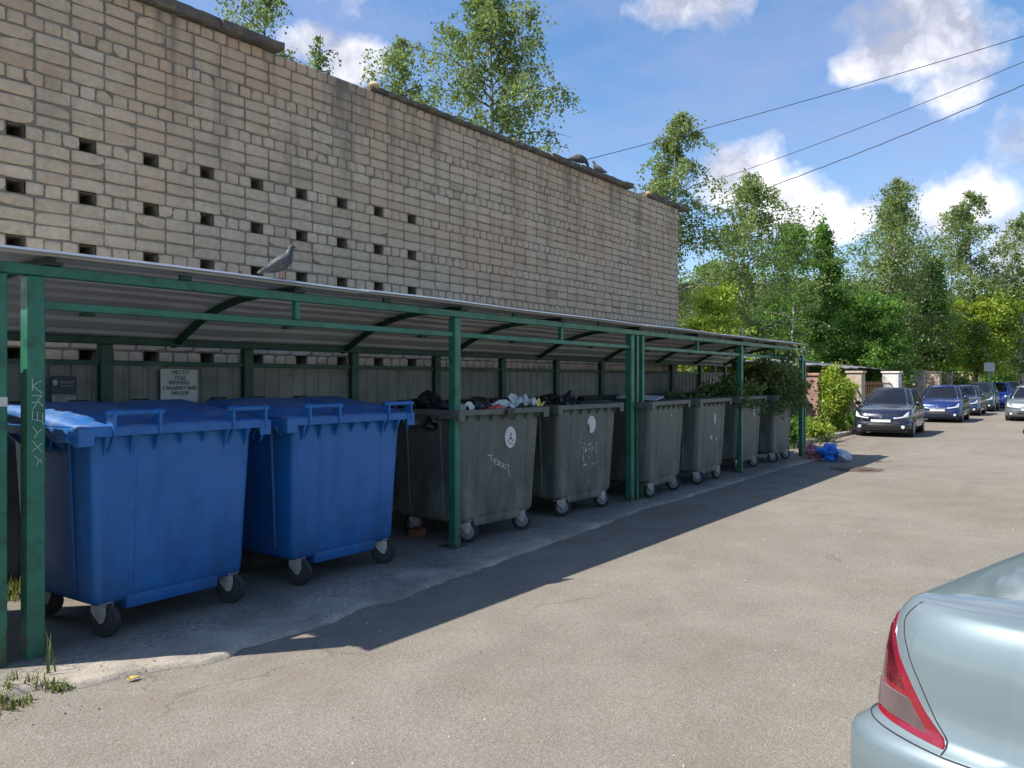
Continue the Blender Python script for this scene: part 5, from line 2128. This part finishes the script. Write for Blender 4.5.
    r2.rings([[(x, y, z - .03 * k) for (x, y, z) in gring(.96, .006)], shrink(rg0, 1.0, .004), shrink(rg0, .96, .022 * k), shrink(rg0, .8, .042 * k), shrink(rg0, .5, .052 * k), shrink(rg0, .2, .055 * k)], False, True)
    r2.build('roof', paintmat, t, smooth=True)
    # pillars
    def near(ring, x, s):
        return min(ring, key=lambda p: abs(p[0] - x) + (0 if p[1] * s > 0 else 9))
    lo, hi = gring(.02), gring(.98)
    nring = len(lo)
    half_n = len(plan_half(0, L, hw, (.22, .20), (.30, .24), .05, .10))
    idxs = {'A': half_n - 14, 'C': 14, 'B': half_n // 2 + 3}
    for key, i in idxs.items():
        for s in (0, 1):
            pm = MB()
            j = i if s == 0 else (nring - i)
            w = {'A': .028, 'B': .022, 'C': .045 if kind == 'sedan' else .055}[key]
            pts_ = [Vector(gring(f)[j % nring]) for f in (0.0, .25, .5, .75, 1.0)]
            if key == 'C':
                for dj in (-2, 0, 2, 4, 6):
                    jj = (i + dj) if s == 0 else nring - (i + dj)
                    pm.tube([Vector(gring(f)[jj % nring]) for f in (0, .25, .5, .75, 1)], w * .7, 6)
            else:
                pm.tube(pts_, w, 6)
            pm.build('roof_pillar', paintmat, t, smooth=True)
    # doors: shut lines and handles
    for s in (-1, 1):
        dl = MB()
        for x in (L * .33, L * .50, L * .685):
            dl.box((x - .004, s * (hw + .0) - .003, .28 * k), (x + .004, s * (hw + .0) + .003, .84 * k))
        for x in (L * .37, L * .54):
            dl.box((x - .06, s * (hw + .002) - .008, .76 * k), (x + .06, s * (hw + .002) + .010, .785 * k), .003)
        dl.build('door_seams', M['trim'], t)
    # mirrors
    for s in (-1, 1):
        mr = MB()
        c = Vector((gf - .36, s * (hw + .03), .95 * k))
        rings = []
        for i in range(6):
            th = i / 5
            q = math.sin(PI * (.12 + .76 * th))
            rings.append([(c.x + .05 * q * math.cos(a), c.y + s * .17 * (th - .5), c.z + .065 * q * math.sin(a)) for a in [2 * PI * u / 10 for u in range(10)]])
        mr.rings(rings)
        recalc(mr.build('mirror', paintmat, t, smooth=True))
    if not detail:
        return t
    # front end: ring positions reused as a surface to lay lamps on
    half = lambda ins: plan_half(ins, L - ins * 1.4, hw - ins, cr, (.5, .40), bow, .16, seg)

    def front_pt(y, z, out=0.0):
        """point on the front surface at lateral y and height z"""
        best = None
        hp = half(.0)
        nH = len(hp)
        ya = abs(y)
        for i in range(nH - 24, nH - 1):
            (xa, y0), (xb, y1) = hp[i], hp[i + 1]
            if (y0 - ya) * (y1 - ya) <= 0 and abs(y0 - y1) > 1e-9:
                u = (ya - y0) / (y1 - y0)
                best = xa + (xb - xa) * u
        if best is None:
            best = L - .7
        zf = topz(min(best, L - .02))
        f = (z - zb) / max(.05, (zf - zb))
        ins = float(np.interp(f, [p[0] for p in prof], [p[1] for p in prof]))
        slope = .10 * max(0, f - .6)
        return Vector((best - ins * 1.4 - slope + out, y, z))

    def patch(name_, grid_yz, mat, thick=.012, parent=t):
        """grid_yz: rows of (y,z)"""
        pb = MB()
        rows_ = [[front_pt(y, z, .008 + thick) for (y, z) in r_] for r_ in grid_yz]
        back_ = [[front_pt(y, z, -.05) for (y, z) in r_] for r_ in grid_yz]
        nr_, nc_ = len(rows_), len(rows_[0])
        vs = [p for r_ in rows_ for p in r_] + [p for r_ in back_ for p in r_]
        N = nr_ * nc_
        fs = [(i * nc_ + j, i * nc_ + j + 1, (i + 1) * nc_ + j + 1, (i + 1) * nc_ + j) for i in range(nr_ - 1) for j in range(nc_ - 1)]
        edge_ = [(0, j) for j in range(nc_)] + [(i, nc_ - 1) for i in range(1, nr_)] + [(nr_ - 1, j) for j in range(nc_ - 2, -1, -1)] + [(i, 0) for i in range(nr_ - 2, 0, -1)]
        E_ = [a * nc_ + b2 for a, b2 in edge_]
        for a, b2 in zip(E_, E_[1:] + E_[:1]):
            fs.append((a, b2, b2 + N, a + N))
        pb.add(vs, fs)
        return recalc(pb.build(name_, mat, parent))

    for s in (-1, 1):
        rows_ = []
        for i in range(5):
            v = i / 4
            rows_.append([(s * (hw * (.42 + .46 * u)), (.535 + .05 * u + (.075 + .075 * u) * v) * k) for u in [q / 7 for q in range(8)]])
        patch('headlight', rows_, M['lamp'], .010)
        fg = MB()
        c = front_pt(s * hw * .72, .30 * k, .02)
        fg.cyl(c, (1, 0, 0), .045, .03, 16, .005)
        fg.build('fog_lamp', M['lamp'], t)
    gw = hw * .46
    patch('lower_grille', [[(-gw + 2 * gw * u / 10, z * k) for u in range(11)] for z in (.29, .35, .41)], M['trim'], .004)
    if grille == 'smile':
        patch('grille', [[((-1 + 2 * u / 10) * hw * .40, (z + .02 * abs(-1 + 2 * u / 10)) * k) for u in range(11)] for z in (.555, .60)], M['chrome'], .006)
    else:
        patch('grille', [[((-1 + 2 * u / 10) * hw * .46, z * k) for u in range(11)] for z in (.53, .58, .625)], M['chrome'] if grille == 'bar' else M['trim'], .006)
    bd = MB()
    c = front_pt(0, .585 * k, .03)
    bd.cyl(c, (1, 0, .15), .035 * k, .012, 18, .003)
    bd.build('badge', M['chrome'], t)
    patch('number_plate', [[((-1 + 2 * u / 6) * .245, z * k) for u in range(7)] for z in (.435, .51)], M['plate'], .014)
    patch('bumper_strip', [[((-1 + 2 * u / 16) * hw * .80, z * k) for u in range(17)] for z in (.405, .43)], M['trim'], .008)
    return t


def place_car(o, x, y, deg):
    """put the middle of the front bumper at (x, y), nose pointing along deg"""
    L = o['length'] if 'length' in o.keys() else 3.75
    a = R(deg)
    o.location = (x - L * math.cos(a), y - L * math.sin(a), 0.004)
    o.rotation_euler = (0, 0, a)


def drop(o):
    if 'length' in o.keys():
        del o['length']


GL = 'cars parked nose to tail along the fence'
GR = 'cars along the right side of the road'
navy = paint('navy_car_paint', (0.012, 0.014, 0.035), .2)
bluep = paint('blue_car_paint', (0.012, 0.03, 0.15), .3)
greyp = paint('grey_blue_car_paint', (0.06, 0.075, 0.13), .4)
tealp = paint('dark_teal_car_paint', (0.03, 0.05, 0.06), .3)
royal = paint('royal_blue_car_paint', (0.012, 0.05, 0.42), .2)
redp = paint('dark_red_car_paint', (0.20, 0.03, 0.03), .2)
silver = paint('silver_green_car_paint', (0.22, 0.26, 0.26), .6)
pinkw = paint('pale_pinkish_car_paint', (0.50, 0.40, 0.37), .2)

cars = [
    (navy, 21.35, -0.05, 183, 3.55, 1.50, 1.33, 'hatch', 'smile', 'black-navy hatchback parked nearest, facing the camera past the shelter', GL),
    (bluep, 30.55, -0.12, 182, 3.9, 1.54, 1.36, 'sedan', 'bar', 'dark blue car with a chrome grille, parked right behind the black-navy hatchback', GL),
    (greyp, 37.4, -0.02, 181, 3.7, 1.50, 1.33, 'sedan', 'black', 'greyish blue car third in the row along the fence', GL),
    (tealp, 43.0, -0.05, 181, 3.8, 1.56, 1.45, 'hatch', 'black', 'dark teal car fourth in the row along the fence', GL),
    (royal, 48.8, -0.35, 181, 3.7, 1.54, 1.42, 'hatch', 'black', 'bright royal blue car fifth in the row along the fence', GL),
    (redp, 56.5, -0.6, 181, 3.7, 1.54, 1.46, 'hatch', 'black', 'dark red car sixth in the row along the fence', GL),
    (greyp, 63.5, -1.0, 181, 3.8, 1.54, 1.46, 'hatch', 'black', 'farthest dark car at the very end of the row along the fence', GL),
    (silver, 33.2, -2.78, 180, 3.9, 1.60, 1.33, 'sedan', 'bar', 'silver-green car facing the camera at the right edge, across from the blue car', GR),
    (pinkw, 25.4, -3.92, 180, 3.9, 1.62, 1.38, 'hatch', 'bar', 'pale pinkish car cut by the right edge in front of the silver-green car', GR),
]
for (pm_, x, y, a, L, W, H, kd, gl_, lab, grp) in cars:
    o = make_car('parked_car', pm_, L, W, H, kd, lab, group=grp, grille=gl_, detail=True)
    o['length'] = L
    place_car(o, x, y, a)
    drop(o)
o = make_car('parked_car', tealp, 3.9, 1.6, 1.38, 'hatch', 'dark car of which only a tyre and bumper edge show at the right edge', group=GR, grille='black')
o['length'] = 3.9
place_car(o, 8.05, -4.93, 180)
drop(o)


# ---------------------------------------------------------------- the near sedan, seen over its rear left corner
near_paint, n_, p_ = new_mat('silver_blue_car_paint')
p_.inputs['Base Color'].default_value = (0.165, 0.215, 0.235, 1)
p_.inputs['Metallic'].default_value = 0.35
p_.inputs['Roughness'].default_value = 0.48
p_.inputs['Coat Weight'].default_value = 0.9
p_.inputs['Coat Roughness'].default_value = 0.06
p_.inputs['Specular IOR Level'].default_value = 0.4
NL, NW, NZ = 4.3, 1.60, 0.934
NB = .185
zf = lambda z: (z - .19) / .77
nprof = [(0, .10), (zf(.25), .03), (zf(.40), .003), (zf(.48), .0), (zf(.56), .002), (zf(.585), .012), (zf(.60), .035), (zf(.615), .055), (zf(.63), .065), (zf(.72), .073), (zf(.80), .08), (zf(.86), .09), (zf(.90), .102), (zf(.925), .114), (zf(.945), .128), (zf(.955), .142), (1.0, .158)]
ntop = [(0, NZ), (1.0, NZ - .003), (3.0, .90), (3.3, .88), (3.9, .78), (4.15, .70), (NL, .60)]
nc = make_car('near_sedan', near_paint, NL, NW, 1.36, 'sedan', 'silver-blue sedan close by at the lower right, seen over its left rear corner', gh=(1.0, 3.15, 1.55, 2.55), gin=.19,
              prof=nprof, top=ntop, cr=(.15, .37), bow=.25, zb=NB, seg=3, pull=.08, caps=((.93, .006), (.80, .012), (.5, .024), (.15, .028), (.0, .0285)))
nx, ny = CAM.x + math.sin(R(HEAD)) * 1.362 + math.cos(R(HEAD)) * 1.613, CAM.y - math.cos(R(HEAD)) * 1.362 + math.sin(R(HEAD)) * 1.613
nc.location = (nx, ny, 0.0)
nc.rotation_euler = (0, 0, R(HEAD - 49.05))
nhw = NW / 2


def rear_pt(i, z, side=1, out=0.0):
    """i: 0 rear centre .. 9 start of corner .. 21 end of corner .. flank"""
    f = (z - NB) / (NZ - NB)
    ins = float(np.interp(f, [p[0] for p in nprof], [p[1] for p in nprof])) - out
    hp = plan_half(ins, NL - ins * 1.4, nhw - ins, (.15, .37), (.5, .40), .25, .16, 3)
    q = i * 3
    a = int(q)
    (xa, ya), (xb, yb) = hp[a], hp[a + 1]
    u = q - a
    return Vector((xa + (xb - xa) * u, side * (ya + (yb - ya) * u), z))


def rear_patch(name_, left, right, z0, z1, mat, side, out, n1=18, n2=14, u0=0.0, u1=1.0, v0=0.0, v1=1.0, parent=None, back=.03, ribs_=0):
    """area of the rear surface between two curves i=left(v), i=right(v), v going up"""
    rows_, back_ = [], []
    for a in range(n1 + 1):
        v = v0 + (v1 - v0) * a / n1
        z = z0 + (z1 - z0) * v
        r1, r2 = [], []
        for b in range(n2 + 1):
            u = u0 + (u1 - u0) * b / n2
            i = left(v) + (right(v) - left(v)) * u
            zz = z - .022 * (1 - v) * u
            o_ = out + (0 if not ribs_ else .0016 * (1 if a % 2 else -1))
            r1.append(rear_pt(i, zz, side, o_))
            r2.append(rear_pt(i, zz, side, -back))
        rows_.append(r1)
        back_.append(r2)
    nr_, nc_ = n1 + 1, n2 + 1
    pb = MB()
    vs = [p for r_ in rows_ for p in r_] + [p for r_ in back_ for p in r_]
    N = nr_ * nc_
    fs = [(i * nc_ + j, i * nc_ + j + 1, (i + 1) * nc_ + j + 1, (i + 1) * nc_ + j) for i in range(nr_ - 1) for j in range(nc_ - 1)]
    e_ = [(0, j) for j in range(nc_)] + [(i, nc_ - 1) for i in range(1, nr_)] + [(nr_ - 1, j) for j in range(nc_ - 2, -1, -1)] + [(i, 0) for i in range(nr_ - 2, 0, -1)]
    E_ = [a * nc_ + b2 for a, b2 in e_]
    for a, b2 in zip(E_, E_[1:] + E_[:1]):
        fs.append((a, b2, b2 + N, a + N))
    pb.add(vs, fs)
    return recalc(pb.build(name_, mat, parent or nc))


red = simple('red_lamp_plastic', (0.20, 0.008, 0.018), 0.15, var=0.1, scale=8, coat=1.0)
redd = simple('deep_red_lens', (0.085, 0.006, 0.009), 0.10, var=0.6, scale=16, coat=1.0)
clear = simple('clear_ribbed_lens', (0.105, 0.075, 0.072), 0.25, var=0.15, scale=14, coat=1.0)
rt = lambda v: float(np.interp(v, [0, .25, .5, .75, .93, 1.0], [17.4, 21.2 - .6, 23.6 - .8, 26.0 - 1.2, 27.6 - 1.2, 28.2 - 1.0])) * 1.0
# index scale: 9..21 is the corner, so the curves above are shifted to it
rt = lambda v: float(np.interp(v, [0, .25, .5, .75, 1.0], [11.6, 13.6, 15.3, 17.2, 19.2]))
lt = lambda v: float(np.interp(v, [0, .5, 1.0], [22.3, 22.1, 20.6]))
for sd_ in (1, -1):
    lampo = rear_patch('tail_lamp', lt, rt, .614, .880, red, sd_, .003, 22, 18)
    rear_patch('lens', lt, rt, .614, .880, redd, sd_, .0050, 16, 12, .16, .88, .36, .90, lampo)
    rear_patch('reversing_lens', lt, rt, .614, .880, clear, sd_, .0055, 26, 10, .20, .90, .055, .30, lampo, .03, 1)
    # boot lid shut line and bumper joint
    g_ = MB()
    pth = []
    for a in range(26):
        v = a / 25
        z = .60 + (.925 - .60) * v
        i = rt(min(1, (z - .592) / .288)) - .55 - 1.5 * v
        pth.append(rear_pt(i, z - .02 * (1 - v), sd_, -.0005))
    g_.tube(pth, .0022, 5)
    g_.build('boot_shut_line', M['trim'], nc)
    g_ = MB()
    pth = [rear_pt(i / 4, .596 - .018 * max(0, min(1, (22 - i / 4) / 11)), sd_, .001) for i in range(0, 128)]
    g_.tube(pth, .0022, 5)
    g_.build('bumper_joint', M['trim'], nc)
